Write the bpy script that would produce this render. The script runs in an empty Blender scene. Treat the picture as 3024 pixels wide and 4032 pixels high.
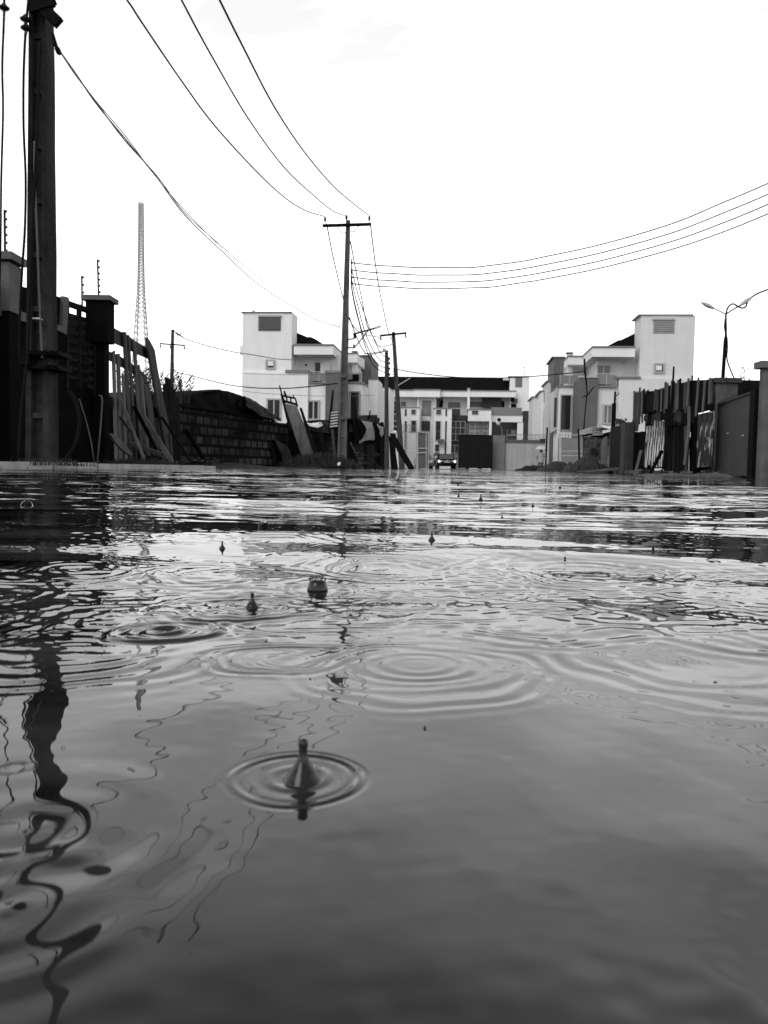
import bpy, math, random
import numpy as np
from mathutils import Vector, Matrix
R = math.radians
random.seed(7)
SC = bpy.context.scene
COL = SC.collection
# ------------------------------------------------------------------ camera
F = 3270.0                       # focal length in photo pixels (3024 x 4032)
HC = 0.07                        # lens height above the flood water
HORY = 1840.0
cam_d = bpy.data.cameras.new('camera')
cam = bpy.data.objects.new('camera', cam_d)
COL.objects.link(cam)
cam_d.sensor_fit = 'VERTICAL'
cam_d.sensor_height = 24.0
cam_d.lens = 24.0 * F / 4032
cam_d.clip_start = 0.01
cam_d.clip_end = 3000
RM = (Matrix.Rotation(R(90) - math.atan((2016 - HORY) / F), 3, 'X') @ Matrix.Rotation(R(1.05), 3, 'Z'))
cam.matrix_world = Matrix.Translation((0, 0, HC)) @ RM.to_4x4()
cam_d.dof.use_dof = True
cam_d.dof.focus_distance = 1.1
cam_d.dof.aperture_fstop = cam_d.lens / 0.75     # a phone's 0.75 mm wide pupil
SC.camera = cam
# ------------------------------------------------------------------ light
SUN_EL, SUN_AZ = R(42), R(215)
w = bpy.data.worlds.new('World')
SC.world = w
w.use_nodes = True
nt = w.node_tree
nt.nodes.clear()
N = nt.nodes.new
L = nt.links.new
sky = N('ShaderNodeTexSky')
sky.sky_type = 'NISHITA'
sky.sun_disc = False
sky.sun_elevation = SUN_EL
sky.sun_rotation = SUN_AZ
bw = N('ShaderNodeRGBToBW')
L(sky.outputs[0], bw.inputs[0])
tc = N('ShaderNodeTexCoord')
mp = N('ShaderNodeMapping')
mp.inputs['Scale'].default_value = (1.0, 1.0, 3.2)
L(tc.outputs['Generated'], mp.inputs[0])
n1 = N('ShaderNodeTexNoise')
n1.inputs['Scale'].default_value = 2.3
n1.inputs['Detail'].default_value = 5
n1.inputs['Roughness'].default_value = 0.5
n1.inputs['Distortion'].default_value = 0.3
L(mp.outputs[0], n1.inputs['Vector'])
cr = N('ShaderNodeMapRange')                       # overcast cloud deck
cr.inputs[1].default_value = 0.40
cr.inputs[2].default_value = 0.56
cr.inputs[3].default_value = 0.74
cr.inputs[4].default_value = 1.08
L(n1.outputs[0], cr.inputs[0])
# the cloud deck is bright towards the horizon and heavy overhead
sep = N('ShaderNodeSeparateXYZ')
L(tc.outputs['Generated'], sep.inputs[0])
wob = N('ShaderNodeMath'); wob.operation = 'MULTIPLY_ADD'
wob.inputs[1].default_value = 0.10
L(n1.outputs[0], wob.inputs[0]); L(sep.outputs[2], wob.inputs[2])
ramp = N('ShaderNodeValToRGB')
els = ramp.color_ramp.elements
els[0].position = 0.0; els[0].color = (.60, .60, .60, 1)
els[1].position = 1.0; els[1].color = (.22, .22, .22, 1)
for ps, vl in ((.05, .70), (.10, .84), (.16, 1.04), (.26, 1.16), (.36, .96), (.46, .87), (.54, .83), (.66, .20)):
    e_ = els.new(ps); e_.color = (vl, vl, vl, 1)
L(wob.outputs[0], ramp.inputs[0])
clm = N('ShaderNodeMath'); clm.operation = 'MULTIPLY'
L(ramp.outputs[0], clm.inputs[0]); L(cr.outputs[0], clm.inputs[1])
clb = N('ShaderNodeMath'); clb.operation = 'MULTIPLY'; clb.inputs[1].default_value = 12.0
L(clm.outputs[0], clb.inputs[0])
mx = N('ShaderNodeMix')
mx.data_type = 'FLOAT'
mx.inputs[0].default_value = 0.96
L(bw.outputs[0], mx.inputs[2])
L(clb.outputs[0], mx.inputs[3])
bg = N('ShaderNodeBackground')
bg.inputs[1].default_value = 0.13
L(mx.outputs[0], bg.inputs[0])
wo = N('ShaderNodeOutputWorld')
L(bg.outputs[0], wo.inputs[0])
sd = bpy.data.lights.new('sun', 'SUN')
sd.energy = 1.2
sd.angle = R(30)
so = bpy.data.objects.new('sun', sd)
COL.objects.link(so)
so.rotation_euler = Vector((math.sin(SUN_AZ) * math.cos(SUN_EL), math.cos(SUN_AZ) * math.cos(SUN_EL), math.sin(SUN_EL))).to_track_quat('Z', 'Y').to_euler()
SC.view_settings.view_transform = 'Standard'
SC.view_settings.look = 'None'
SC.view_settings.exposure = 0.0
SC.view_settings.gamma = 1.0
SC.cycles.max_bounces = 8
SC.cycles.use_denoising = True

# ------------------------------------------------------------------ picking helpers
CO = Vector((0, 0, HC))
def ray(px, py):
    return RM @ Vector(((px - 1512) / F, (2016 - py) / F, -1.0))
def at(px, py, Y):
    r = ray(px, py)
    return CO + r * (Y / r.y)
def onwater(px, py, z=0.0):
    r = ray(px, py)
    return CO + r * ((z - HC) / r.z)

class PL:
    """a vertical plane: coordinates s (to the right), z (up), n (towards the viewer)"""
    def __init__(self, o, d):
        self.o = Vector((o[0], o[1], 0))
        self.d = Vector((d[0], d[1], 0)).normalized()
        self.n = Vector((self.d.y, -self.d.x, 0))
    @staticmethod
    def px(a, b):
        A = at(a[0], HORY, a[1]); B = at(b[0], HORY, b[1])
        return PL((A.x, A.y), (B.x - A.x, B.y - A.y))
    def sz(self, px, py, n=0):
        r = ray(px, py)
        t = ((self.o + self.n * n) - CO).dot(self.n) / r.dot(self.n)
        p = CO + r * t
        return (p - self.o).dot(self.d), p.z
    def w(self, s, z, n=0):
        p = self.o + self.d * s + self.n * n
        return Vector((p.x, p.y, z))
TB = 0.096                       # the street runs a little to the right of the view
VD = Vector((math.sin(math.atan(TB)), math.cos(math.atan(TB)), 0))
UD = Vector((VD.y, -VD.x, 0))
def EP(v):
    return PL((VD.x * v, VD.y * v), (UD.x, UD.y))

class MB:
    def __init__(self):
        self.v = []; self.f = []
    def add(self, vs, fs):
        b = len(self.v)
        self.v += [Vector(p) for p in vs]
        self.f += [tuple(b + i for i in f) for f in fs]
        return self
    def box(self, pl, s0, s1, z0, z1, n0, n1):
        if s0 > s1: s0, s1 = s1, s0
        if z0 > z1: z0, z1 = z1, z0
        if n0 > n1: n0, n1 = n1, n0
        vs = [pl.w(s, z, n) for n in (n0, n1) for z in (z0, z1) for s in (s0, s1)]
        return self.add(vs, [(0, 2, 3, 1), (4, 5, 7, 6), (0, 1, 5, 4), (2, 6, 7, 3), (0, 4, 6, 2), (1, 3, 7, 5)])
    def rp(self, pl, x0, y0, x1, y1, n0, n1, g=None):
        """box whose front face (n1) spans photo pixels x0..x1, y0..y1"""
        ym = (y0 + y1) / 2
        nf = max(n0, n1)
        s0 = pl.sz(x0, ym, nf)[0]; s1 = pl.sz(x1, ym, nf)[0]
        xm = (x0 + x1) / 2
        z1 = pl.sz(xm, y0, nf)[1]
        z0 = pl.sz(xm, y1, nf)[1] if g is None else g
        return self.box(pl, s0, s1, z0, z1, n0, n1)
    def poly(self, pl, pts, n0, n1):
        k = len(pts)
        vs = [pl.w(s, z, n0) for s, z in pts] + [pl.w(s, z, n1) for s, z in pts]
        fs = [tuple(range(k))[::-1], tuple(range(k, 2 * k))]
        fs += [(i, (i + 1) % k, k + (i + 1) % k, k + i) for i in range(k)]
        return self.add(vs, fs)
    def pp(self, pl, pix, n0, n1):
        nf = max(n0, n1)
        return self.poly(pl, [pl.sz(x, y, nf) for x, y in pix], n0, n1)
    def tube(self, pts, r, k=6, cap=True):
        pts = [Vector(p) for p in pts]
        rs = r if isinstance(r, (list, tuple)) else [r] * len(pts)
        vs = []
        t0 = (pts[1] - pts[0]).normalized()
        a = t0.cross(Vector((0, 0, 1)))
        if a.length < 1e-3: a = t0.cross(Vector((0, 1, 0)))
        a.normalize()
        for i, p in enumerate(pts):
            t = (pts[min(i + 1, len(pts) - 1)] - pts[max(i - 1, 0)])
            if t.length < 1e-9: t = t0
            t = t.normalized()
            a = (a - t * a.dot(t)).normalized()
            b = t.cross(a)
            for j in range(k):
                q = 2 * math.pi * j / k
                vs.append(p + (a * math.cos(q) + b * math.sin(q)) * rs[i])
        fs = []
        for i in range(len(pts) - 1):
            for j in range(k):
                fs.append((i * k + j, i * k + (j + 1) % k, (i + 1) * k + (j + 1) % k, (i + 1) * k + j))
        if cap:
            fs.append(tuple(range(k))[::-1]); fs.append(tuple(range((len(pts) - 1) * k, len(pts) * k)))
        return self.add(vs, fs)
    def beam(self, p, q, wd, th, up=None):
        """rectangular timber from p to q"""
        p = Vector(p); q = Vector(q)
        t = (q - p).normalized()
        u = Vector(up) if up is not None else Vector((0, -1, 0))
        a = t.cross(u)
        if a.length < 1e-3: a = t.cross(Vector((1, 0, 0)))
        a.normalize(); b = a.cross(t).normalized()
        vs = [c + a * (sx * wd / 2) + b * (sy * th / 2) for c in (p, q) for sx, sy in ((-1, -1), (1, -1), (1, 1), (-1, 1))]
        return self.add(vs, [(0, 1, 2, 3), (7, 6, 5, 4), (0, 4, 5, 1), (1, 5, 6, 2), (2, 6, 7, 3), (3, 7, 4, 0)])
    def lathe(self, c, prof, k=16):
        c = Vector(c); vs = []
        for r_, z_ in prof:
            for j in range(k):
                q = 2 * math.pi * j / k
                vs.append(c + Vector((r_ * math.cos(q), r_ * math.sin(q), z_)))
        fs = []
        for i in range(len(prof) - 1):
            for j in range(k):
                fs.append((i * k + j, i * k + (j + 1) % k, (i + 1) * k + (j + 1) % k, (i + 1) * k + j))
        fs.append(tuple(range(k))[::-1]); fs.append(tuple(range((len(prof) - 1) * k, len(prof) * k)))
        return self.add(vs, fs)
    def build(self, name, m, parent=None, smooth=False):
        n = len(self.v)
        c = sum(self.v, Vector()) / n
        if parent is None:
            c.z = min(p.z for p in self.v)
        me = bpy.data.meshes.new(name)
        me.from_pydata([tuple(p - c) for p in self.v], [], self.f)
        me.validate()
        import bmesh
        bm = bmesh.new(); bm.from_mesh(me)
        bmesh.ops.recalc_face_normals(bm, faces=bm.faces)
        bm.to_mesh(me); bm.free()
        if smooth:
            me.polygons.foreach_set('use_smooth', [True] * len(me.polygons))
        me.materials.append(m)
        o = bpy.data.objects.new(name, me)
        COL.objects.link(o)
        if parent is not None:
            o.parent = parent
            base = Vector(parent['_w'])
            o.location = c - base
        else:
            o.location = c
        o['_w'] = tuple(c)
        return o
def tag(o, label=None, cat=None, group=None, kind=None):
    if label: o['label'] = label
    if cat: o['category'] = cat
    if group: o['group'] = group
    if kind: o['kind'] = kind
    return o
def thing(name, loc, label, cat, group=None):
    o = bpy.data.objects.new(name, None)
    COL.objects.link(o)
    o.location = loc; o['_w'] = tuple(loc)
    o.empty_display_size = 0.2
    return tag(o, label, cat, group)

# ------------------------------------------------------------------ materials (a monochrome world)
def g3(v): return (v, v, v, 1)
def mat(name, v, rough=0.8, var=0.3, scale=4.0, stain=0.0, bump=0.0, bscale=30.0, spec=0.3, zs=1.0, metal=0.0, detail=6):
    m = bpy.data.materials.new(name)
    m.use_nodes = True
    t = m.node_tree; N = t.nodes.new; L = t.links.new
    p = t.nodes['Principled BSDF']
    p.inputs['Roughness'].default_value = rough
    p.inputs['Specular IOR Level'].default_value = spec
    p.inputs['Metallic'].default_value = metal
    tc = N('ShaderNodeTexCoord')
    mp = N('ShaderNodeMapping'); mp.inputs['Scale'].default_value = (1, 1, zs)
    L(tc.outputs['Object'], mp.inputs[0])
    no = N('ShaderNodeTexNoise')
    no.inputs['Scale'].default_value = scale; no.inputs['Detail'].default_value = detail
    no.inputs['Roughness'].default_value = 0.65
    L(mp.outputs[0], no.inputs['Vector'])
    mr = N('ShaderNodeMapRange')
    mr.inputs[1].default_value = 0.28; mr.inputs[2].default_value = 0.72
    mr.inputs[3].default_value = v * (1 - var); mr.inputs[4].default_value = v * (1 + var)
    L(no.outputs[0], mr.inputs[0])
    out = mr.outputs[0]
    if stain > 0:                      # rain streaks running down
        mp2 = N('ShaderNodeMapping'); mp2.inputs['Scale'].default_value = (1.6, 1.6, 0.12)
        L(tc.outputs['Object'], mp2.inputs[0])
        n2 = N('ShaderNodeTexNoise'); n2.inputs['Scale'].default_value = 2.2; n2.inputs['Detail'].default_value = 7
        L(mp2.outputs[0], n2.inputs['Vector'])
        m2 = N('ShaderNodeMapRange')
        m2.inputs[1].default_value = 0.42; m2.inputs[2].default_value = 0.62
        m2.inputs[3].default_value = 1.0; m2.inputs[4].default_value = 1 - stain
        L(n2.outputs[0], m2.inputs[0])
        mu = N('ShaderNodeMath'); mu.operation = 'MULTIPLY'
        L(out, mu.inputs[0]); L(m2.outputs[0], mu.inputs[1])
        out = mu.outputs[0]
    L(out, p.inputs['Base Color'])
    if bump > 0:
        n3 = N('ShaderNodeTexNoise'); n3.inputs['Scale'].default_value = bscale; n3.inputs['Detail'].default_value = 5
        L(mp.outputs[0], n3.inputs['Vector'])
        b = N('ShaderNodeBump'); b.inputs['Strength'].default_value = bump; b.inputs['Distance'].default_value = 0.02
        L(n3.outputs[0], b.inputs['Height']); L(b.outputs[0], p.inputs['Normal'])
    return m
M = {}
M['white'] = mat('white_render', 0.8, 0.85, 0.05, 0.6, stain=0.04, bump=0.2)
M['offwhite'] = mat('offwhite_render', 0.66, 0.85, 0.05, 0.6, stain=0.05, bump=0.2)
M['greyband'] = mat('grey_coping', 0.2, 0.8, 0.15, 1.5)
M['greypier'] = mat('grey_cladding', 0.12, 0.75, 0.15, 1.2, stain=0.1)
M['darkband'] = mat('dark_cladding', 0.035, 0.6, 0.2, 2)
M['roof'] = mat('dark_shingle', 0.01, 0.8, 0.3, 3, spec=0.02)
M['pane'] = mat('window_glass', 0.02, 0.08, 0.4, 0.8, spec=0.25)
M['paneL'] = mat('curtained_glass', 0.16, 0.15, 0.3, 1.2)
M['frame'] = mat('window_frame', 0.45, 0.5, 0.05, 3)
M['trim'] = mat('window_trim', 0.4, 0.8, 0.1, 3)
M['louvre'] = mat('grey_louvre', 0.15, 0.6, 0.1, 3)
M['louvreL'] = mat('pale_louvre', 0.34, 0.6, 0.1, 3)
M['metal'] = mat('galvanised_metal', 0.42, 0.45, 0.25, 3, metal=0.3)
M['rail'] = mat('steel_rail', 0.35, 0.35, 0.1, 3, metal=0.5)
M['glass'] = mat('balcony_glass', 0.18, 0.1, 0.1, 1)
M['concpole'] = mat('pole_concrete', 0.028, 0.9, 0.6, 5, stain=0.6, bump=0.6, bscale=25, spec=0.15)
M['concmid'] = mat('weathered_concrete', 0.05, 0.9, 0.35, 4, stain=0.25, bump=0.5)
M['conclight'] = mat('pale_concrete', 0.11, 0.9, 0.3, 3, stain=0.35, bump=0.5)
M['kerb'] = mat('kerb_concrete', 0.36, 0.9, 0.3, 6, bump=0.6, bscale=60)
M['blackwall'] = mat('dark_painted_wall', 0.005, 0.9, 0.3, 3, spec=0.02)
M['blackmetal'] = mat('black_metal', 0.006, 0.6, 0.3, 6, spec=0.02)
M['wire'] = mat('black_wire', 0.01, 0.7, 0.1, 3, spec=0.02)
M['wirepale'] = mat('weathered_wire', 0.14, 0.7, 0.1, 3, spec=0.1)
M['capgrey'] = mat('cap_concrete', 0.1, 0.9, 0.2, 4, bump=0.3)
M['slat'] = mat('gate_slat', 0.014, 0.6, 0.3, 5, spec=0.02)
M['wood'] = mat('weathered_plank', 0.05, 0.9, 0.5, 3, bump=0.5, zs=0.15, spec=0.1)
M['plankmid'] = mat('grey_plank', 0.075, 0.9, 0.5, 3, bump=0.5, zs=0.15, spec=0.1)
M['woodpale'] = mat('pale_plank', 0.11, 0.9, 0.45, 3, bump=0.5, zs=0.2, spec=0.1)
M['wooddark'] = mat('wet_dark_timber', 0.009, 0.9, 0.5, 4, bump=0.4, zs=0.2, spec=0.02)
M['board'] = mat('plywood_board', 0.13, 0.8, 0.35, 2.5, stain=0.5, bump=0.3)
M['tarp'] = mat('black_tarpaulin', 0.004, 0.7, 0.4, 4, bump=0.5, bscale=8, spec=0.02)
M['tarpgrey'] = mat('grey_sacking', 0.02, 0.8, 0.5, 3, bump=0.6, bscale=10)
M['sheetdark'] = mat('rusted_sheet', 0.018, 0.7, 0.5, 3, stain=0.3, spec=0.2)
M['gatedark'] = mat('dark_gate_sheet', 0.018, 0.6, 0.12, 2, stain=0.1, spec=0.02)
M['gategrey'] = mat('grey_gate_sheet', 0.055, 0.6, 0.12, 2, stain=0.1, spec=0.1)
M['wallgrey'] = mat('pale_grey_render', 0.46, 0.85, 0.1, 1, stain=0.15)
M['cloth'] = mat('faded_cloth', 0.24, 0.9, 0.35, 4, bump=0.5, bscale=10)
M['mud'] = mat('wet_mud', 0.012, 0.7, 0.5, 8, bump=0.9, bscale=40, spec=0.3)
M['mudpale'] = mat('pale_silt', 0.1, 0.8, 0.4, 6, bump=0.7, bscale=30)
M['weed'] = mat('weed_leaf', 0.02, 0.7, 0.5, 10)
M['lattice'] = mat('lattice_steel', 0.42, 0.6, 0.1, 1)
M['insul'] = mat('porcelain', 0.012, 0.3, 0.2, 5, spec=0.4)
M['skin'] = mat('skin', 0.06, 0.6, 0.1, 5)
M['coat'] = mat('pale_raincoat', 0.36, 0.7, 0.15, 6)
M['trouser'] = mat('grey_trousers', 0.15, 0.8, 0.2, 6)
M['hair'] = mat('black_hair', 0.01, 0.8, 0.2, 6)
M['umb'] = mat('umbrella_cloth', 0.55, 0.6, 0.15, 6)
M['carblack'] = mat('black_car_paint', 0.004, 0.2, 0.1, 2, spec=0.5)
M['carsilver'] = mat('silver_car_paint', 0.35, 0.25, 0.1, 2, metal=0.4)
M['carglass'] = mat('car_glass', 0.10, 0.08, 0.3, 2, spec=0.6)
M['plate'] = mat('number_plate', 0.5, 0.5, 0.1, 2)
M['chrome'] = mat('chrome', 0.5, 0.2, 0.1, 2, metal=0.9)
M['tyre'] = mat('tyre_rubber', 0.012, 0.9, 0.2, 3)
M['litter'] = mat('white_litter', 0.8, 0.7, 0.05, 3)
M['ground'] = mat('road_mud', 0.02, 0.9, 0.4, 1.5, bump=0.4)
M['paving'] = mat('pale_wet_paving', 0.16, 0.6, 0.3, 1.5, bump=0.3)
def emit(name, v, s):
    m = bpy.data.materials.new(name); m.use_nodes = True
    p = m.node_tree.nodes['Principled BSDF']
    p.inputs['Base Color'].default_value = g3(v)
    p.inputs['Emission Color'].default_value = g3(1)
    p.inputs['Emission Strength'].default_value = s
    return m
M['lit'] = emit('headlight_lit', 0.8, 1.1)
# peeling pale paint on old boards
def peeling(name, dark, pale, lo, hi, sx=9.0, sz=1.3):
    m = bpy.data.materials.new(name); m.use_nodes = True
    t = m.node_tree; N = t.nodes.new; L = t.links.new
    p = t.nodes['Principled BSDF']; p.inputs['Roughness'].default_value = 0.85
    p.inputs['Specular IOR Level'].default_value = 0.15
    tc = N('ShaderNodeTexCoord'); mp = N('ShaderNodeMapping'); mp.inputs['Scale'].default_value = (sx, sx, sz)
    L(tc.outputs['Object'], mp.inputs[0])
    a = N('ShaderNodeTexNoise'); a.inputs['Scale'].default_value = 1.0; a.inputs['Detail'].default_value = 9
    a.inputs['Roughness'].default_value = 0.7
    L(mp.outputs[0], a.inputs['Vector'])
    r = N('ShaderNodeMapRange'); r.inputs[1].default_value = lo; r.inputs[2].default_value = hi
    r.inputs[3].default_value = dark; r.inputs[4].default_value = pale
    L(a.outputs[0], r.inputs[0]); L(r.outputs[0], p.inputs['Base Color'])
    return m
M['peel'] = peeling('peeling_paint_board', 0.04, 0.75, 0.49, 0.56)
M['peelmid'] = peeling('scuffed_zinc', 0.03, 0.40, 0.53, 0.61, 7, 3)
# block work: pale blocks, dark joints
def blockwork(name, d, v, joint, bwid=0.45, bh=0.22, ms=0.022):
    m = bpy.data.materials.new(name); m.use_nodes = True
    t = m.node_tree; N = t.nodes.new; L = t.links.new
    p = t.nodes['Principled BSDF']; p.inputs['Roughness'].default_value = 0.92
    p.inputs['Specular IOR Level'].default_value = 0.1
    tc = N('ShaderNodeTexCoord')
    dt = N('ShaderNodeVectorMath'); dt.operation = 'DOT_PRODUCT'; dt.inputs[1].default_value = tuple(d)
    L(tc.outputs['Object'], dt.inputs[0])
    sp = N('ShaderNodeSeparateXYZ'); L(tc.outputs['Object'], sp.inputs[0])
    cb = N('ShaderNodeCombineXYZ'); L(dt.outputs['Value'], cb.inputs[0]); L(sp.outputs[2], cb.inputs[1])
    ns = N('ShaderNodeTexNoise'); ns.inputs['Scale'].default_value = 2.5
    L(tc.outputs['Object'], ns.inputs['Vector'])
    ad = N('ShaderNodeVectorMath'); ad.operation = 'MULTIPLY_ADD'
    ad.inputs[1].default_value = (0.06, 0.06, 0); L(ns.outputs['Color'], ad.inputs[0]); L(cb.outputs[0], ad.inputs[2])
    b = N('ShaderNodeTexBrick'); b.offset = 0.5
    b.inputs['Color1'].default_value = g3(v); b.inputs['Color2'].default_value = g3(v * 0.2)
    b.inputs['Mortar'].default_value = g3(joint); b.inputs['Scale'].default_value = 1
    b.inputs['Mortar Size'].default_value = ms; b.inputs['Mortar Smooth'].default_value = 0.2
    b.inputs['Bias'].default_value = 0.0
    b.inputs['Brick Width'].default_value = bwid; b.inputs['Row Height'].default_value = bh
    L(ad.outputs[0], b.inputs['Vector'])
    n2 = N('ShaderNodeTexNoise'); n2.inputs['Scale'].default_value = 1.1; n2.inputs['Detail'].default_value = 6
    L(tc.outputs['Object'], n2.inputs['Vector'])
    mr = N('ShaderNodeMapRange'); mr.inputs[1].default_value = 0.35; mr.inputs[2].default_value = 0.65
    mr.inputs[3].default_value = 0.12; mr.inputs[4].default_value = 1.35
    L(n2.outputs[0], mr.inputs[0])
    mm = N('ShaderNodeVectorMath'); mm.operation = 'SCALE'
    L(b.outputs['Color'], mm.inputs[0]); L(mr.outputs[0], mm.inputs['Scale'])
    L(mm.outputs[0], p.inputs['Base Color'])
    bp = N('ShaderNodeBump'); bp.inputs['Strength'].default_value = 0.7; bp.inputs['Distance'].default_value = 0.02
    bp.invert = True
    L(b.outputs['Fac'], bp.inputs['Height']); L(bp.outputs[0], p.inputs['Normal'])
    return m
# clear water of splashes
mw = bpy.data.materials.new('splash_water'); mw.use_nodes = True
p_ = mw.node_tree.nodes['Principled BSDF']
p_.inputs['Base Color'].default_value = g3(0.02); p_.inputs['Roughness'].default_value = 0.03
p_.inputs['IOR'].default_value = 1.36; p_.inputs['Transmission Weight'].default_value = 0.0
M['splash'] = mw
mw = bpy.data.materials.new('bubble_film'); mw.use_nodes = True
p_ = mw.node_tree.nodes['Principled BSDF']
p_.inputs['Base Color'].default_value = g3(0.8); p_.inputs['Roughness'].default_value = 0.02
p_.inputs['IOR'].default_value = 1.05; p_.inputs['Transmission Weight'].default_value = 1.0
M['bubble'] = mw
# flood water: dark murky body under a mirror-smooth dielectric skin, fine rain roughness in its normals
m = bpy.data.materials.new('flood_water'); m.use_nodes = True
t = m.node_tree; N = t.nodes.new; L = t.links.new
p_ = t.nodes['Principled BSDF']
p_.inputs['Roughness'].default_value = 0.015
p_.inputs['IOR'].default_value = 1.333
p_.inputs['Base Color'].default_value = g3(0.012)
geo = N('ShaderNodeNewGeometry')
sx = N('ShaderNodeSeparateXYZ'); L(geo.outputs['Position'], sx.inputs[0])
mr = N('ShaderNodeMapRange'); mr.interpolation_type = 'SMOOTHSTEP'
mr.inputs[1].default_value = 0.3; mr.inputs[2].default_value = 2.0; mr.inputs[3].default_value = 0.0; mr.inputs[4].default_value = 0.62
L(sx.outputs[1], mr.inputs[0])
def slope(scale, det):
    a = N('ShaderNodeTexNoise'); a.inputs['Scale'].default_value = scale; a.inputs['Detail'].default_value = det
    st = N('ShaderNodeVectorMath'); st.operation = 'MULTIPLY'; st.inputs[1].default_value = (0.36, 1, 1)
    L(geo.outputs['Position'], st.inputs[0]); L(st.outputs[0], a.inputs['Vector'])
    s = N('ShaderNodeVectorMath'); s.operation = 'SUBTRACT'; s.inputs[1].default_value = (0.5, 0.5, 0.5)
    L(a.outputs['Color'], s.inputs[0])
    return s.outputs[0]
s1 = slope(30, 4)
s2 = slope(3.2, 2)
m1 = N('ShaderNodeVectorMath'); m1.operation = 'MULTIPLY'; m1.inputs[1].default_value = (.45, 1, 0); L(s1, m1.inputs[0])
m2 = N('ShaderNodeVectorMath'); m2.operation = 'MULTIPLY'; m2.inputs[1].default_value = (0.2, 0.6, 0); L(s2, m2.inputs[0])
a1 = N('ShaderNodeVectorMath'); a1.operation = 'ADD'; L(m1.outputs[0], a1.inputs[0]); L(m2.outputs[0], a1.inputs[1])
sc_ = N('ShaderNodeVectorMath'); sc_.operation = 'SCALE'; L(a1.outputs[0], sc_.inputs[0]); L(mr.outputs[0], sc_.inputs['Scale'])
a2 = N('ShaderNodeVectorMath'); a2.operation = 'ADD'; L(geo.outputs['Normal'], a2.inputs[0]); L(sc_.outputs[0], a2.inputs[1])
nn = N('ShaderNodeVectorMath'); nn.operation = 'NORMALIZE'; L(a2.outputs[0], nn.inputs[0])
L(nn.outputs[0], p_.inputs['Normal'])
silt = N('ShaderNodeTexNoise'); silt.inputs['Scale'].default_value = 13; silt.inputs['Detail'].default_value = 7; silt.inputs['Roughness'].default_value = 0.6
sv = N('ShaderNodeVectorMath'); sv.operation = 'MULTIPLY'; sv.inputs[1].default_value = (0.42, 1.0, 1)
L(geo.outputs['Position'], sv.inputs[0]); L(sv.outputs[0], silt.inputs['Vector'])
sm = N('ShaderNodeMapRange'); sm.inputs[1].default_value = 0.35; sm.inputs[2].default_value = 0.68; sm.inputs[3].default_value = 0.0005; sm.inputs[4].default_value = 0.05
L(silt.outputs[0], sm.inputs[0]); L(sm.outputs[0], p_.inputs['Base Color'])
M['water'] = m

# ------------------------------------------------------------------ ground
gb = MB()
gb.add([(-900, -60, -0.25), (900, -60, -0.25), (900, 2500, -0.25), (-900, 2500, -0.25)], [(0, 1, 2, 3)])
tag(gb.build('ground', M['ground']), kind='structure')
e74, e78 = EP(73.0), EP(72.0)
gb = MB()
gb.box(e74, -400, 400, -0.2, 0.03, -900, 0)
tag(gb.build('estate_ground', M['paving']), kind='structure')

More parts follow.
